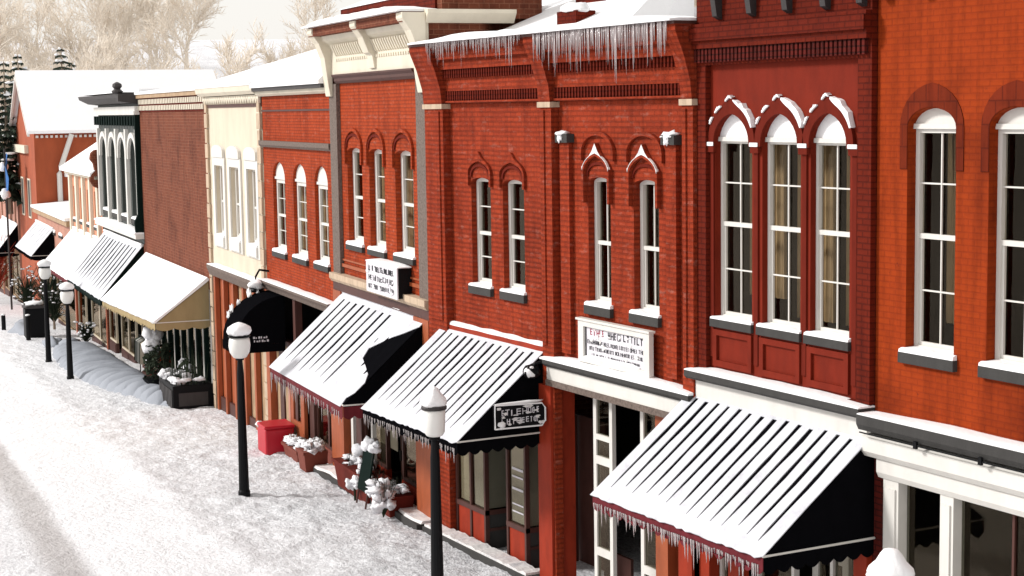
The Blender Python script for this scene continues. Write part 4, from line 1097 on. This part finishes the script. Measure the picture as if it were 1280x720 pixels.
T = Thing('hanging_lamp', 'snow-dusted black spotlight beside the framed sign on the middle awning', 'lamp', 'R', 5.2, -.2, 4.1)
T.part('arm', MB().tube([(5.3, -.18, 4.3), (5.25, -.4, 4.25), (5.22, -.55, 4.1)], .03, 6), 'black_metal')
T.part('shade', MB().blob((5.2, -.45, 4.1), (.15, .18, .14), seed=2), 'black_metal', smoothf=True)
T.part('snow_cap', MB().blob((5.24, -.5, 4.1), (.12, .12, .1), seed=5), 'snow', smoothf=True)

# ================================================================== street furniture
def LW(u, y):      # left frame to world
    return (u * cos(BEND) + y * sin(BEND), -u * sin(BEND) + y * cos(BEND))
def street_lamp(x, y, z, h, label, style, lean=0):
    T = Thing('street_lamp', label, 'street lamp', 'R', x, y, z, 'black street lamps with frosted globes')
    zt = z + h
    T.part('post', MB().lathe(x, y, [(.145, z - .05), (.145, z + .1), (.125, z + .14), (.085, zt - 1.25), (.06, zt - .95), (.10, zt - .93), (.10, zt - .88), (.06, zt - .86)], 14), 'black_metal')
    if style == 'peak':
        T.part('globe', MB().lathe(x, y, [(.08, zt - .95), (.16, zt - .92), (.24, zt - .8), (.25, zt - .42), (.24, zt - .34)], 18), 'lamp_glass', smoothf=True)
        T.part('cap', MB().lathe(x, y, [(.26, zt - .335), (.27, zt - .3), (.2, zt - .25)], 14), 'black_metal')
        T.part('snow_cap', MB().lathe(x, y, [(.25, zt - .32), (.285, zt - .28), (.26, zt - .22), (.17, zt - .14), (.12, zt - .06), (.08, zt - .01), (.02, zt)], 20, wob=.15), 'snow', smoothf=True)
    elif style == 'globe':
        T.part('globe', MB().lathe(x, y, [(.08, zt - .9), (.16, zt - .87), (.24, zt - .74), (.265, zt - .58), (.25, zt - .44), (.22, zt - .38)], 18), 'lamp_glass', smoothf=True)
        T.part('cap', MB().lathe(x, y, [(.26, zt - .38), (.27, zt - .35), (.1, zt - .3), (.04, zt - .15)], 14), 'black_metal')
        T.part('snow_cap', MB().lathe(x, y, [(.2, zt - .34), (.26, zt - .31), (.30, zt - .24), (.27, zt - .14), (.16, zt - .07), (.06, zt - .03), (.02, zt - .02)], 18, wob=.25), 'snow', smoothf=True)
    else:
        T.part('globe', MB().lathe(x, y, [(.09, zt - .88), (.14, zt - .86), (.18, zt - .8), (.20, zt - .42), (.19, zt - .40)], 18), 'lamp_glass', smoothf=True)
        T.part('cap', MB().lathe(x, y, [(.22, zt - .40), (.225, zt - .36), (.21, zt - .33)], 16), 'iron_dark')
        T.part('snow_cap', MB().lathe(x, y, [(.21, zt - .335), (.24, zt - .3), (.21, zt - .22), (.12, zt - .12), (.08, zt - .04), (.02, zt)], 18, wob=.25), 'snow', smoothf=True)
    return T
street_lamp(-5.97, -2.28, -.24, 4.25, 'black lamp post with round white globe and wide snow hat beside the black entrance awning', 'globe')
street_lamp(6.5, -3.1, 0, 4.25, 'black lamp post with a jar-shaped glass in front of the middle striped awning', 'jar')
street_lamp(18.07, -2.97, 0, 4.0, 'lamp with a peaked snow cap at the bottom edge beneath the bright orange building', 'peak')
x, y = LW(-42.1, -3.22); street_lamp(x, y, gz(-42.1), 4.6, 'tallest-looking of the two distant black lamp posts, beyond the ribbed snow bank', 'globe')
x, y = LW(-34.6, -3.26); street_lamp(x, y, gz(-34.6), 3.95, 'shorter-looking distant lamp post beside the ribbed snow bank, its globe at the awning lip', 'globe')
x, y = LW(-66, -3.3); street_lamp(x, y, gz(-66), 4.4, 'very distant lamp post near the left edge by the blue banner', 'globe')

def bollard(u, y, h, label):
    T = Thing('bollard', label, 'bollard', 'L', u, y, gz(u), 'short black posts at the pavement edge')
    z = gz(u); T.part('post', MB().lathe(u, y, [(.12, z - .1), (.12, z + h - .05), (.1, z + h)], 10), 'black_metal')
    T.part('snow_cap', MB().blob((u, y, z + h + .02), (.13, .13, .05), seed=u), 'snow', smoothf=True)
bollard(-62, -3.28, .85, 'short black bollard at the far left edge of the snowy pavement')
bollard(-54.1, -2.8, 1.3, 'short black bollard in front of the distant black bin')

# black bin
u = -56.3; z = gz(u)
T = Thing('waste_bin', 'large black snow-topped bin beside the distant lamp posts', 'bin', 'L', u, -2.1, z)
T.part('body', MB().box(u - .45, u + .55, -2.75, -1.75, z, z + 1.55), 'black_metal', bevel=.04)
T.part('lid', MB().prism_x([(-2.8, z + 1.55), (-2.8, z + 1.62), (-2.25, z + 1.8), (-1.7, z + 1.62), (-1.7, z + 1.55)], u - .5, u + .6), 'iron_dark')
T.part('snow_cap', MB().blob((u + .05, -2.25, z + 1.78), (.6, .5, .12)), 'snow', smoothf=True)

# red mail box
u = -11.9; z = gz(u) - .02
T = Thing('storage_box', 'bright red box on the snowy pavement by the orange door', 'box', 'L', u, -.55, z)
T.part('body', MB().box(u - .55, u + .42, -.95, -.12, z, z + .74), 'red_plastic', bevel=.05)
T.part('lid', MB().box(u - .58, u + .45, -.98, -.1, z + .742, z + .83), 'red_plastic', bevel=.03)
T.part('snow_patch', MB().blob((u - .48, -.9, z + .76), (.12, .12, .09)), 'snow', smoothf=True)

def planter(u, y, w, d, h, label, mat='terracotta', snowh=.18, z=None, frame='L', plants=6, pm='snow_rough'):
    z = (gz(u) if frame == 'L' else 0) if z is None else z
    T = Thing('planter', label, 'planter', frame, u, y, z, 'snow-filled planters by the shop fronts')
    T.part('tub', MB().add([(u - w*.42, y - d*.42, z), (u + w*.42, y - d*.42, z), (u + w*.42, y + d*.42, z), (u - w*.42, y + d*.42, z), (u - w/2, y - d/2, z + h), (u + w/2, y - d/2, z + h), (u + w/2, y + d/2, z + h), (u - w/2, y + d/2, z + h)],
        [(0,3,2,1),(0,1,5,4),(1,2,6,5),(2,3,7,6),(3,0,4,7),(4,5,6,7)]), mat, bevel=.015)
    T.part('rim', MB().prism_y([(u - w/2 - .03, z + h - .07), (u + w/2 + .03, z + h - .07), (u + w/2 + .03, z + h + .01), (u - w/2 - .03, z + h + .01)], y - d/2 - .03, y - d/2 - .002), mat)
    m = MB()
    for i in range(plants * 3): m.blob((u + R(-.42, .42) * w, y + R(-.35, .35) * d, z + h + R(-.02, snowh)), (R(.06, .2), R(.06, .16), R(.03, .09)), 9, 6, .9, i)
    T.part('snow_heap', m, pm, smoothf=True)
    m = MB()
    for i in range(10):
        a, b_ = u + R(-.4, .4) * w, y + R(-.3, .3) * d; m.tube([(a, b_, z + h), (a + R(-.1, .1), b_ + R(-.1, .1), z + h + R(.2, .45))], [.012, .005], 4)
    T.part('dry_stems', m, 'leaf_dark')
    return T
planter(-10.4, -.3, 1.6, .5, .34, 'long low terracotta planter heaped with snow under the torn striped awning', plants=12)
planter(-8.4, -.45, .75, .65, .55, 'square terracotta planter with frosted bush beside the orange pillar', plants=9)
planter(-4.3, -.35, 2.9, .6, .65, 'dark red window planter between the two pillars of the cream-corniced building', mat='window_box_red', plants=6)
planter(-1.9, -.4, 1.6, .6, .5, 'dark red planter heaped with snow balls behind the easel sign', mat='window_box_red', plants=5)

# easel sign with snow
u, y0_, z = -2.3, -.75, gz(-2.3) + .12
T = Thing('easel_sign', 'dark chalkboard easel with a drooping snow crust beside the snowy bush', 'easel', 'L', u, y0_, z)
T.part('board', MB().prism_x([(y0_ - .22, z + .35), (y0_ - .05, z + 1.25), (y0_ - .01, z + 1.25), (y0_ - .18, z + .35)], u - .35, u + .4), 'green_black')
for a in (u - .33, u + .35): T.part('leg', MB().tube([(a, y0_ - .25, z), (a, y0_ - .02, z + 1.3)], .025, 6), 'wood_dark')
T.part('leg', MB().tube([(u, y0_ + .3, z), (u, y0_, z + 1.25)], .02, 6), 'wood_dark')
m = MB()
for a, b_, c, r_ in ((u - .55, -.1, 1.18, .22), (u - .25, 0, 1.3, .2), (u + .05, 0, 1.42, .26), (u + .35, 0, 1.38, .2), (u - .38, -.12, .95, .1), (u - .42, -.16, .7, .08), (u - .44, -.2, .45, .07), (u + .5, 0, 1.5, .12)): m.blob((a, y0_ + b_, z + c), (r_, r_ * .7, r_ * .6), 10, 7, .5, a)
T.part('snow_crust', m, 'snow_rough', smoothf=True)
T = Thing('snowy_bush', 'small round bush buried in snow beside the easel', 'bush', 'L', -1.25, -.8, gz(-1.25))
m = MB(); 
for i in range(14): m.blob((-1.25 + R(-.3, .3), -.8 + R(-.2, .2), gz(-1.2) + .15 + R(.1, .6)), (R(.1, .2), R(.1, .2), R(.07, .14)), 8, 6, .6, i)
T.part('snow_clumps', m, 'snow_rough', smoothf=True)
m = MB()
for i in range(24): m.tube([(-1.25, -.8, gz(-1.2)), (-1.25 + R(-.35, .35), -.8 + R(-.25, .25), gz(-1.2) + R(.5, .9))], [.012, .005], 4)
T.part('twigs', m, 'leaf_dark')
T = Thing('snowy_bush', 'low lump of snow-covered plant at the foot of the easel, left side', 'bush', 'L', -3.6, -.75, gz(-3.6))
m = MB()
for i in range(5): m.blob((-3.6 + R(-.12, .12), -.75 + R(-.1, .1), gz(-3.6) + .2 + R(.1, .4)), (R(.08, .16), R(.1, .14), R(.07, .14)), 8, 6, .6, i)
T.part('snow_clumps', m, 'snow_rough', smoothf=True)
T.part('twigs', MB().tube([(-3.6, -.75, gz(-3.6) - .1), (-3.6, -.75, gz(-3.6) + .4)], .03, 5), 'leaf_dark')

# door step along the two shops
T = Thing('door_step', 'low stone step with a snow strip in front of the cream-corniced building', 'step', 'L', -3.7, -.3, gz(-3.7) - .1)
vs = []; n = 20
for i in range(n + 1):
    u = -8.0 + 8.3 * i / n; zt = gz(u) + .13
    vs += [(u, -.55, zt - .5), (u, -.55, zt), (u, .1, zt), (u, .1, zt - .5)]
T.part('slab', MB().add(vs, [(i*4+j, i*4+(j+1) % 4, i*4+4+(j+1) % 4, i*4+4+j) for i in range(n) for j in range(4)] + [(0,1,2,3), (n*4+3, n*4+2, n*4+1, n*4)]), 'stone_grey')
vs = []
for i in range(n + 1):
    u = -8.0 + 8.3 * i / n; zt = gz(u) + .132; h = .05 + .03 * noise.noise(Vector((u * 2, 0, 0)))
    w = -.5 + .12 * noise.noise(Vector((u * 1.1, 5, 0)))
    vs += [(u, w, zt), (u, w + .04, zt + h), (u, .0, zt + h), (u, .02, zt)]
T.part('snow_strip', MB().add(vs, [(i*4+j, i*4+(j+1) % 4, i*4+4+(j+1) % 4, i*4+4+j) for i in range(n) for j in range(4)] + [(0,1,2,3), (n*4+3, n*4+2, n*4+1, n*4)]), 'snow_dirty')
T = Thing('door_step', 'low stone step with snow in front of the rust red shop bays', 'step', 'R', 3, -.3, 0)
T.part('slab', MB().box(.35, 5.0, -.5, -.06, -.05, .12), 'stone_grey', bevel=.01)
T.part('snow_strip', MB().prism_y([(.4 + .1 * k, .121) for k in (0, 45)] + [(4.9 - .1 * k, .17 + .05 * noise.noise(Vector((k * .5, 0, 0)))) for k in range(46)], -.47, -.1), 'snow_dirty')

# black planter wall below the tan awning with snowy shrubs
u0, u1 = -25.2, -22.7; z = gz(-24)
T = Thing('planter', 'long black trough planter with snow at the right end of the tan-sided awning', 'planter', 'L', -24, -.7, z, 'snow-filled planters by the shop fronts')
T.part('tub', MB().box(u0, u1, -1.4, .0, z - .1, z + .85), 'black_metal', bevel=.03)
m = MB()
for i in range(9): m.box(u0 + .15 + i * .26, u0 + .32 + i * .26, -1.43, -1.402, z + .1, z + .7)
T.part('ribs', m, 'iron_dark')
T.part('side_relief', MB().box(u1 + .002, u1 + .02, -1.2, -.2, z + .15, z + .6), 'iron_dark')
m = MB()
for i in range(22): m.blob((R(u0, u1), R(-1.35, -.1), z + .9 + R(0, .15)), (R(.1, .25), R(.1, .25), R(.05, .14)), 8, 6, .5, i)
T.part('snow_heap', m, 'snow_rough', smoothf=True)
m = MB()
for i in range(60):
    a, b_ = R(u0 + .1, u1 - .1), R(-1.3, -.1); m.tube([(a, b_, z + .8), (a + R(-.1, .1), b_ + R(-.1, .1), z + R(1.2, 2.0))], [.02, .006], 4)
T.part('dry_stems', m, 'leaf_dark')
# dark potted shrub with a round crust of snow
u, y_, z = -27.6, -1.0, gz(-27.6)
T = Thing('potted_shrub', 'dark potted shrub crowned with a round white crust of snow beneath the awning corner', 'shrub', 'L', u, y_, z)
T.part('pot', MB().lathe(u, y_, [(.42, z - .05), (.55, z + .55), (.58, z + .6)], 14), 'black_metal')
m = MB()
for i in range(420):
    th, ph, rr = R(0, 2*pi), R(-1, 1), R(.3, 1) ** .6
    c = Vector((u + .55 * rr * cos(th), y_ + .5 * rr * sin(th), z + 1.25 + .75 * rr * ph)); d = Vector((R(-1, 1), R(-1, 1), R(-1, 1))).normalized() * .13; e = d.orthogonal().normalized() * .05
    m.add([c - d, c + e, c + d, c - e], [(0, 1, 2, 3)])
T.part('foliage', m, 'leaf_dark')
m = MB()
for i in range(8): m.blob((u + R(-.3, .3) - .1, y_ - .25 + R(-.1, .2), z + 1.95 + R(-.25, .35)), (R(.25, .4), R(.2, .3), R(.2, .35)), 10, 7, .3, i)
T.part('snow_crust', m, 'snow_rough', smoothf=True)
# goods and plants under the tan awning
rnd = random.Random(5)
for i, (u, kind) in enumerate(((-33.6, 'rack'), (-31.6, 'pots'), (-29.6, 'rack'), (-26.2, 'pots'))):
    z = gz(u)
    if kind == 'rack':
        lab = ['dim clothes rail under the left end of the tan-sided awning', '', 'dim clothes rail under the middle of the tan-sided awning', ''][i]
        T = Thing('clothes_rail', lab, 'clothes rail', 'L', u, -.5, z)
        T.part('frame', MB().tube([(u - .8, -.5, z), (u - .8, -.5, z + 1.6), (u + .8, -.5, z + 1.6), (u + .8, -.5, z)], .025, 6), 'black_metal')
        for k in range(9):
            a = u - .7 + k * .17; mt = rnd.choice(['cream_wall', 'wood_red', 'green_paint', 'sign_white', 'leaf_dark', 'blind_grey'])
            T.part('garment', MB().add([(a, -.72, z + 1.45), (a + .05, -.5, z + 1.57), (a, -.28, z + 1.45), (a + .04, -.25, z + .6), (a, -.5, z + .55), (a - .04, -.75, z + .6), (a + .09, -.7, z + 1.4), (a + .09, -.3, z + 1.4)], [(0, 1, 2, 3, 4, 5), (0, 6, 7, 2, 1)]), mt)
    else:
        T = Thing('plant_stand', ['', 'stepped stand of frosted pot plants under the tan-sided awning', '', 'pot plants dusted with snow at the right end of the tan-sided awning'][i], 'plant stand', 'L', u, -.5, z)
        T.part('stand', MB().box(u - .7, u + .7, -.8, -.4, z, z + .35).box(u - .7, u + .7, -.399, -.1, z, z + .7), 'wood_dark')
        for k in range(6):
            a, b_, zz = u - .6 + (k % 3) * .55, -.6 if k < 3 else -.25, z + (.35 if k < 3 else .7)
            p = T.part('pot', MB().lathe(a, b_, [(.1, zz), (.15, zz + .25)], 8), 'terracotta')
            T.part('plant', MB().blob((a, b_, zz + .4), (.2, .2, .2), 8, 6, .7, k), 'snow_rough' if k % 2 else 'leaf_dark', p)

# blue banner
u = -79; z = gz(u)
T = Thing('banner_pole', 'blue banner on a pole in front of the gabled house', 'banner', 'L', u, -1.2, z)
T.part('pole', MB().tube([(u, -1.2, z), (u, -1.2, 6.9)], .07, 6), 'iron_dark')
T.part('banner', MB().plate([(0, 0), (1, 0), (1.1, .8), (.95, 1.6), (1.0, 2.3), (0, 2.4)], [], lambda a, c, d: (u + .08 + a, -1.2 + .1 * sin(c * 3) + .02 * d, 4.2 + c), back=True), 'blue_cloth')
T.part('snow_tuft', MB().blob((u + .4, -1.3, 4.0), (.4, .3, .35)).blob((u - .3, -1.3, 5.7), (.35, .3, .3)), 'snow', smoothf=True)

# street trees, small bare with lights, near the left edge
def shrub_thing(u, y_, h, r_, label, seed, mat='leaf_dark', tint='snow_rough'):
    z = gz(u); rn = random.Random(seed)
    T = Thing('bare_shrub', label, 'shrub', 'L', u, y_, z, 'frosted shrubs before the far shops')
    T.part('trunk', MB().tube([(u, y_, z - .1), (u, y_, z + h * .5)], [.08, .05], 6), 'bark')
    m = MB()
    for i in range(150):
        a = Vector((u, y_, z + h * rn.uniform(.15, .5))); d = Vector((rn.uniform(-1, 1) * r_, rn.uniform(-1, 1) * r_ * .8, rn.uniform(.1, .6) * h))
        m.tube([a, a + d * .5 + Vector((0, 0, .1)), a + d], [.03, .02, .01], 4, caps=False)
    T.part('twigs', m, mat)
    m = MB()
    for i in range(34): m.blob((u + rn.uniform(-1, 1) * r_, y_ + rn.uniform(-1, 1) * r_ * .8, z + h * rn.uniform(.3, 1)), (rn.uniform(.05, .16), rn.uniform(.05, .12), rn.uniform(.03, .06)), 6, 4, .6, i)
    T.part('snow_clumps', m, tint)
for i, (u, y_, h, r_, lab) in enumerate(((-60, -.8, 2.6, .9, 'dark frosted shrub behind the distant black bin'), (-64, -.7, 3.4, 1.1, 'tall dark frosted shrub left of the distant black bin'), (-71, -1.0, 3.0, 1.2, 'frosted shrub below the small rounded awning'), (-86, -1.4, 5.2, 1.8, 'reddish frosted shrub at the left edge below the pinkish house'), (-48.5, -.7, 1.2, .5, 'small frosted shrub under the plain white awning'))):
    shrub_thing(u, y_, h, r_, lab, i, 'wood_red' if i == 3 else 'leaf_dark')

# ================================================================== terrain
def axis(segs):
    out = []
    for a, b_, st in segs:
        n = max(1, round((b_ - a) / st)); out += [a + (b_ - a) * i / n for i in range(n)]
    return out + [segs[-1][1]]
xs = axis([(-1500, -500, 100), (-500, -160, 12), (-160, -70, 1.6), (-70, -32, .45), (-32, 12, .13), (12, 40, 1), (40, 300, 26), (300, 1500, 150)])
ys = axis([(-1500, -300, 150), (-300, -30, 15), (-30, -11, 1.0), (-11, -6, .3), (-6, 4, .12), (4, 12, .45), (12, 60, 3), (60, 300, 10), (300, 1500, 100)])
vs = []; uvs = []
for y in ys:
    for x in xs:
        z = base_z(x, y); u, v = street(x, y)
        near = 1 if (-75 < x < 14 and -14 < y < 12) else 0
        if near:
            bumpy = 1 - smooth(3.6, 5.2, v) if v < 6.8 else .45
            z += noise.noise(Vector((x * .5, y * .5, 0))) * .05 * (1 if v > .5 else .2)
            z += (noise.noise(Vector((x * 1.6, y * 1.6, 3))) * .07 + noise.noise(Vector((x * 4.2, y * 4.2, 8))) * .06) * (.3 + .8 * bumpy) * smooth(-.2, .6, v)
            for k in (7.55, 9.2):
                z -= .035 * math.exp(-((v - k - .15 * sin(u * .05)) / .22) ** 2)
            z += .12 * math.exp(-((v - 4.6) / .5) ** 2) * (.5 + noise.noise(Vector((x * .7, y * .7, 1))))
        vs.append((x, y, z)); uvs.append((u, v))
nx = len(xs); fs = [(j*nx+i, j*nx+i+1, (j+1)*nx+i+1, (j+1)*nx+i) for j in range(len(ys) - 1) for i in range(nx - 1)]
me = bpy.data.meshes.new('ground'); me.from_pydata(vs, [], fs)
ul = me.uv_layers.new(name='UVMap'); import numpy as np
li = np.empty(len(me.loops), dtype=np.int32); me.loops.foreach_get('vertex_index', li)
ul.data.foreach_set('uv', np.array(uvs, dtype=np.float32)[li].ravel())
me.polygons.foreach_set('use_smooth', [True] * len(me.polygons)); me.materials.append(M['ground_snow'])
g = bpy.data.objects.new('ground', me); COL.objects.link(g); g['kind'] = 'structure'

# ribbed snow bank
m = MB(); A = (-50.5, .6); B_ = (-23.2, 1.3); nu, nv = 620, 14; vs = []
for i in range(nu + 1):
    f = i / nu; u = A[0] + (B_[0] - A[0]) * f; vc = 1.25 + .5 * sin(pi * f); hw = (.55 + .75 * sin(pi * min(1, f * 1.15 + .02)) ** .6) * min(1, (1 - f) * 14 + .02)
    for j in range(nv + 1):
        s = -1 + 2 * j / nv; vv = vc + s * hw
        ph = (u * 1.0 + vv * .35) * 2 * pi / .95
        h = .42 * (1 - s * s) ** .5 * min(1, (1 - f) * 12) * min(1, f * 6) + (.52 * (abs(sin(ph / 2)) ** .7 - .6)) * (1 - s * s) ** .5 * (.7 + .6 * noise.noise(Vector((u * .6, vv, 4)))) + .03 * noise.noise(Vector((u * 3, vv * 3, 0)))
        vs.append((u, -vv, gz(u) + h - .03))
m.add(vs, [(i*(nv+1)+j, i*(nv+1)+j+1, (i+1)*(nv+1)+j+1, (i+1)*(nv+1)+j) for i in range(nu) for j in range(nv)])
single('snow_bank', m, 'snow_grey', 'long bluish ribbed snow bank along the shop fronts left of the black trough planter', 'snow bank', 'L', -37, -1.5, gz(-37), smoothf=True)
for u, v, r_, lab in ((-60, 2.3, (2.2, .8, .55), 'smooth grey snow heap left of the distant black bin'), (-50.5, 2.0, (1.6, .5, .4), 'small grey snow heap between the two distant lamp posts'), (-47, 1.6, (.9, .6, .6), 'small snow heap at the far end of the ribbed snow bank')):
    single('snow_heap', MB().blob((u, -v, gz(u)), r_, 18, 10, .3, u), 'snow_grey', lab, 'snow heap', 'L', u, -v, gz(u), smoothf=True)

# ================================================================== trees
def tree_mesh(name, seed, H, spread=.55, depth=5, thick=.012, droop=0.0):
    rn = random.Random(seed); vs = []; fs = []
    def seg(p, q, r0, r1, ns=3):
        d = (q - p).normalized(); a = d.orthogonal().normalized(); c = d.cross(a); k = len(vs)
        for pt, r_ in ((p, r0), (q, r1)):
            for j in range(ns): vs.append(tuple(pt + (a * cos(2*pi*j/ns) + c * sin(2*pi*j/ns)) * r_))
        for j in range(ns): fs.append((k+j, k+(j+1) % ns, k+ns+(j+1) % ns, k+ns+j))
    def grow(p, d, ln, r_, lev):
        nseg = 3; q = p
        for i in range(nseg):
            d = (d + Vector((rn.gauss(0, .12), rn.gauss(0, .12), rn.gauss(0, .06) + .04))).normalized()
            q2 = q + d * ln / nseg; r2 = r_ * (1 - .45 * (i + 1) / nseg)
            seg(q, q2, r_ * (1 - .45 * i / nseg), r2, 5 if lev == 0 else 3)
            if lev < depth and (lev > 0 or i > 0):
                for b_ in range(2 if lev < 3 else 2):
                    ax = d.orthogonal().normalized(); ax.rotate(Matrix.Rotation(rn.uniform(0, 2*pi), 3, d))
                    nd = d.copy(); nd.rotate(Matrix.Rotation(rn.uniform(.35, .85), 3, ax)); nd.z += .12
                    grow(q2, nd.normalized(), ln * rn.uniform(.5, .72), max(r2 * .55, thick), lev + 1)
            q = q2
    grow(Vector((0, 0, -.3)), Vector((0, 0, 1)), H * .45, H * .022, 0)
    return vs, fs
def mesh_from(name, vs, fs, mat):
    me = bpy.data.meshes.new(name); me.from_pydata(vs, [], fs); me.materials.append(M[mat]); return me
rt = random.Random(11); protos = []
for k in range(4):
    vs, fs = tree_mesh('branches', 20 + k, 12, depth=4 if k < 9 else 4, thick=.03)
    nb = 3 * 5 * 2; protos.append((vs, fs))
crown = [mesh_from('crown', v, f, 'bark_frost') for v, f in protos]
trunk = []
for k in range(4):
    o = build('trunk', MB().tube([(0, 0, -.6), (.05, 0, 2.0), (0, .05, 4.2)], [.36, .28, .2], 8), 'bark', None, (0, 0, 0)); trunk.append(o.data); bpy.data.objects.remove(o)
CAMP = (32.35, -15.45)
where = []
def place_dir(px, dist):        # bearing across the view, measured from the camera towards the far slope
    ang = math.atan((px - 640) / 2100.0); b = radians(180 - 28.5) - ang
    return CAMP[0] + dist * cos(b), CAMP[1] + dist * sin(b)
names = ['bare frosted tree standing on the snowy slope', ]
spots = [(-10, 150), (35, 142), (75, 160), (110, 148), (140, 165), (175, 150), (205, 140), (235, 158), (262, 132), (290, 146), (318, 136), (345, 150), (372, 138), (395, 149), (250, 147), (278, 138), (303, 141), (332, 144), (358, 133), (385, 142), (770, 128), (800, 134), (835, 126), (860, 138), (785, 133), (820, 131), (850, 130)]
for i, (px, d) in enumerate(spots):
    x, y = place_dir(px, d); k = i % 4; z = base_z(x, y)
    s = rt.uniform(1.0, 1.35)
    e = bpy.data.objects.new('bare_tree', None); COL.objects.link(e); e.location = (x, y, z); e.rotation_euler = (0, 0, rt.uniform(0, 6.28)); e.scale = (s, s, s)
    e['category'] = 'tree'; e['group'] = 'bare frosted trees on the slope behind the town'
    e['label'] = 'bare frosted tree among the pale trees behind the snowy roofs'
    for nm, me in (('crown', crown[k]), ('trunk', trunk[k])):
        o = bpy.data.objects.new(nm, me); COL.objects.link(o); o.parent = e
# far wood, one mass
pv = [np.array(v) for v, f in protos]; pf = [np.array([list(q) + [q[-1]] * (5 - len(q)) if False else list(q) for q in f]) for v, f in protos]
V = []; F = []; off = 0
for i in range(180):
    px = rt.uniform(-260, 1000); d = rt.uniform(155, 250); x, y = place_dir(px, d); k = i % 4
    s = rt.uniform(.9, 1.5); a = rt.uniform(0, 6.28); v = pv[k] * s
    X = v[:, 0] * cos(a) - v[:, 1] * sin(a) + x; Y = v[:, 0] * sin(a) + v[:, 1] * cos(a) + y; Z = v[:, 2] + base_z(x, y)
    V.append(np.stack([X, Y, Z], 1)); F.append(pf[k] + off); off += len(v)
V = np.concatenate(V); F = np.concatenate(F)
me = bpy.data.meshes.new('wood'); me.vertices.add(len(V)); me.vertices.foreach_set('co', V.astype(np.float32).ravel())
me.loops.add(F.size); me.loops.foreach_set('vertex_index', F.astype(np.int32).ravel()); me.polygons.add(len(F)); me.polygons.foreach_set('loop_start', np.arange(0, F.size, 4, dtype=np.int32)); me.polygons.foreach_set('loop_total', np.full(len(F), 4, dtype=np.int32))
me.update(calc_edges=True); me.materials.append(M['bark_frost'])
o = bpy.data.objects.new('far_wood', me); COL.objects.link(o); o['kind'] = 'stuff'; o['label'] = 'far pale frosted wood on the hillside behind the town'; o['category'] = 'wood'
print('wood faces', len(F))

def fir(x, y, z, H, label, seed):
    rn = random.Random(seed)
    e = bpy.data.objects.new('fir_tree', None); COL.objects.link(e); e.location = (x, y, z); e['label'] = label; e['category'] = 'fir tree'; e['group'] = 'dark firs behind the gabled house'
    build('trunk', MB().tube([(0, 0, -.5), (0, 0, H * .97)], [H * .022, .03], 7), 'bark', e)
    m = MB(); s = MB(); lev = int(H * 2.2)
    for i in range(lev):
        f = i / lev; zc = H * (.12 + .88 * f); rr = H * .30 * (1 - f) ** .8 + .12
        nb = int(11 + 9 * (1 - f))
        for j in range(nb):
            a = rn.uniform(0, 2*pi); r1 = rr * rn.uniform(.6, 1.1); tip = Vector((r1 * cos(a), r1 * sin(a), zc - r1 * .28)); root = Vector((0, 0, zc)); sd = Vector((-sin(a), cos(a), 0)) * r1 * .2
            for q in range(5):
                t0 = .15 + .17 * q; c = root.lerp(tip, t0); c2 = root.lerp(tip, min(1, t0 + .3)); ww = 1.15 - t0
                m.add([c, c2 + sd * ww + Vector((0, 0, rn.uniform(-.25, 0))), c2, c2 - sd * ww + Vector((0, 0, rn.uniform(-.25, 0)))], [(0, 1, 2), (0, 2, 3)])
            if rn.random() < .13: s.blob(tuple(root.lerp(tip, .75) + Vector((0, 0, .08))), (r1 * .2 + .05, r1 * .2 + .05, .09), 6, 4, .3, j)
    build('crown', m, 'needles', e); build('snow_load', s, 'snow', e, smoothf=True)
for px, d, zt, H, lab, sd in ((6, 118, 12.9, 10, 'dark fir at the left edge behind the pinkish house', 1), (24, 125, 13.6, 11, 'tallest dark fir just left of the gabled house', 2), (78, 128, 14.2, 9, 'dark fir tip showing above the gabled roof', 3), (90, 132, 13.2, 9, 'shorter fir tip beside the other above the gabled roof', 4)):
    x, y = place_dir(px, d); fir(x, y, zt - H, H, lab, sd)

# ================================================================== sky, sun, camera
w = bpy.data.worlds.new('World'); SC.world = w; w.use_nodes = True; t = w.node_tree
bg = t.nodes['Background']; sky = t.nodes.new('ShaderNodeTexSky'); sky.sky_type = 'NISHITA'; sky.sun_disc = False
SUN_EL, SUN_AZ = 42, 0
sd = Vector((-.46, -.70, .55)).normalized()      # direction towards the sun
sky.sun_elevation = math.asin(sd.z); sky.sun_rotation = math.atan2(sd.x, sd.y)
sky.air_density = 1.0; sky.dust_density = 4.0; sky.ozone_density = 1.0; sky.altitude = 300
# overcast veil: the clear sky mixed with even cloud white
cl = mix(t, .82, sky.outputs[0], (13.0, 12.6, 12.0))
L(t, cl, bg.inputs[0]); bg.inputs[1].default_value = .068
s = bpy.data.lights.new('sun', 'SUN'); s.energy = 2.8; s.angle = radians(10); s.color = (1, .975, .95)
so = bpy.data.objects.new('sun', s); COL.objects.link(so); so.rotation_euler = sd.to_track_quat('Z', 'Y').to_euler(); so.location = (0, 0, 60)

cd = bpy.data.cameras.new('camera'); cd.sensor_width = 36; cd.lens = 36 * 2100 / 1280; cd.clip_end = 4000; cd.clip_start = .1
co = bpy.data.objects.new('camera', cd); COL.objects.link(co); SC.camera = co
co.matrix_world = Matrix(((0.4752945, -0.0867204, 0.8755425, 32.35077), (0.8797004, 0.0637081, -0.4712414, -15.4492), (-0.0149129, 0.9941936, 0.1065681, 9.0), (0, 0, 0, 1)))
v = SC.view_settings; v.view_transform = 'Standard'; v.look = 'None'; v.gamma = 1; v.exposure = .35; v.use_curve_mapping = False
SC.cycles.max_bounces = 6; SC.cycles.transparent_max_bounces = 12; SC.cycles.use_denoising = True
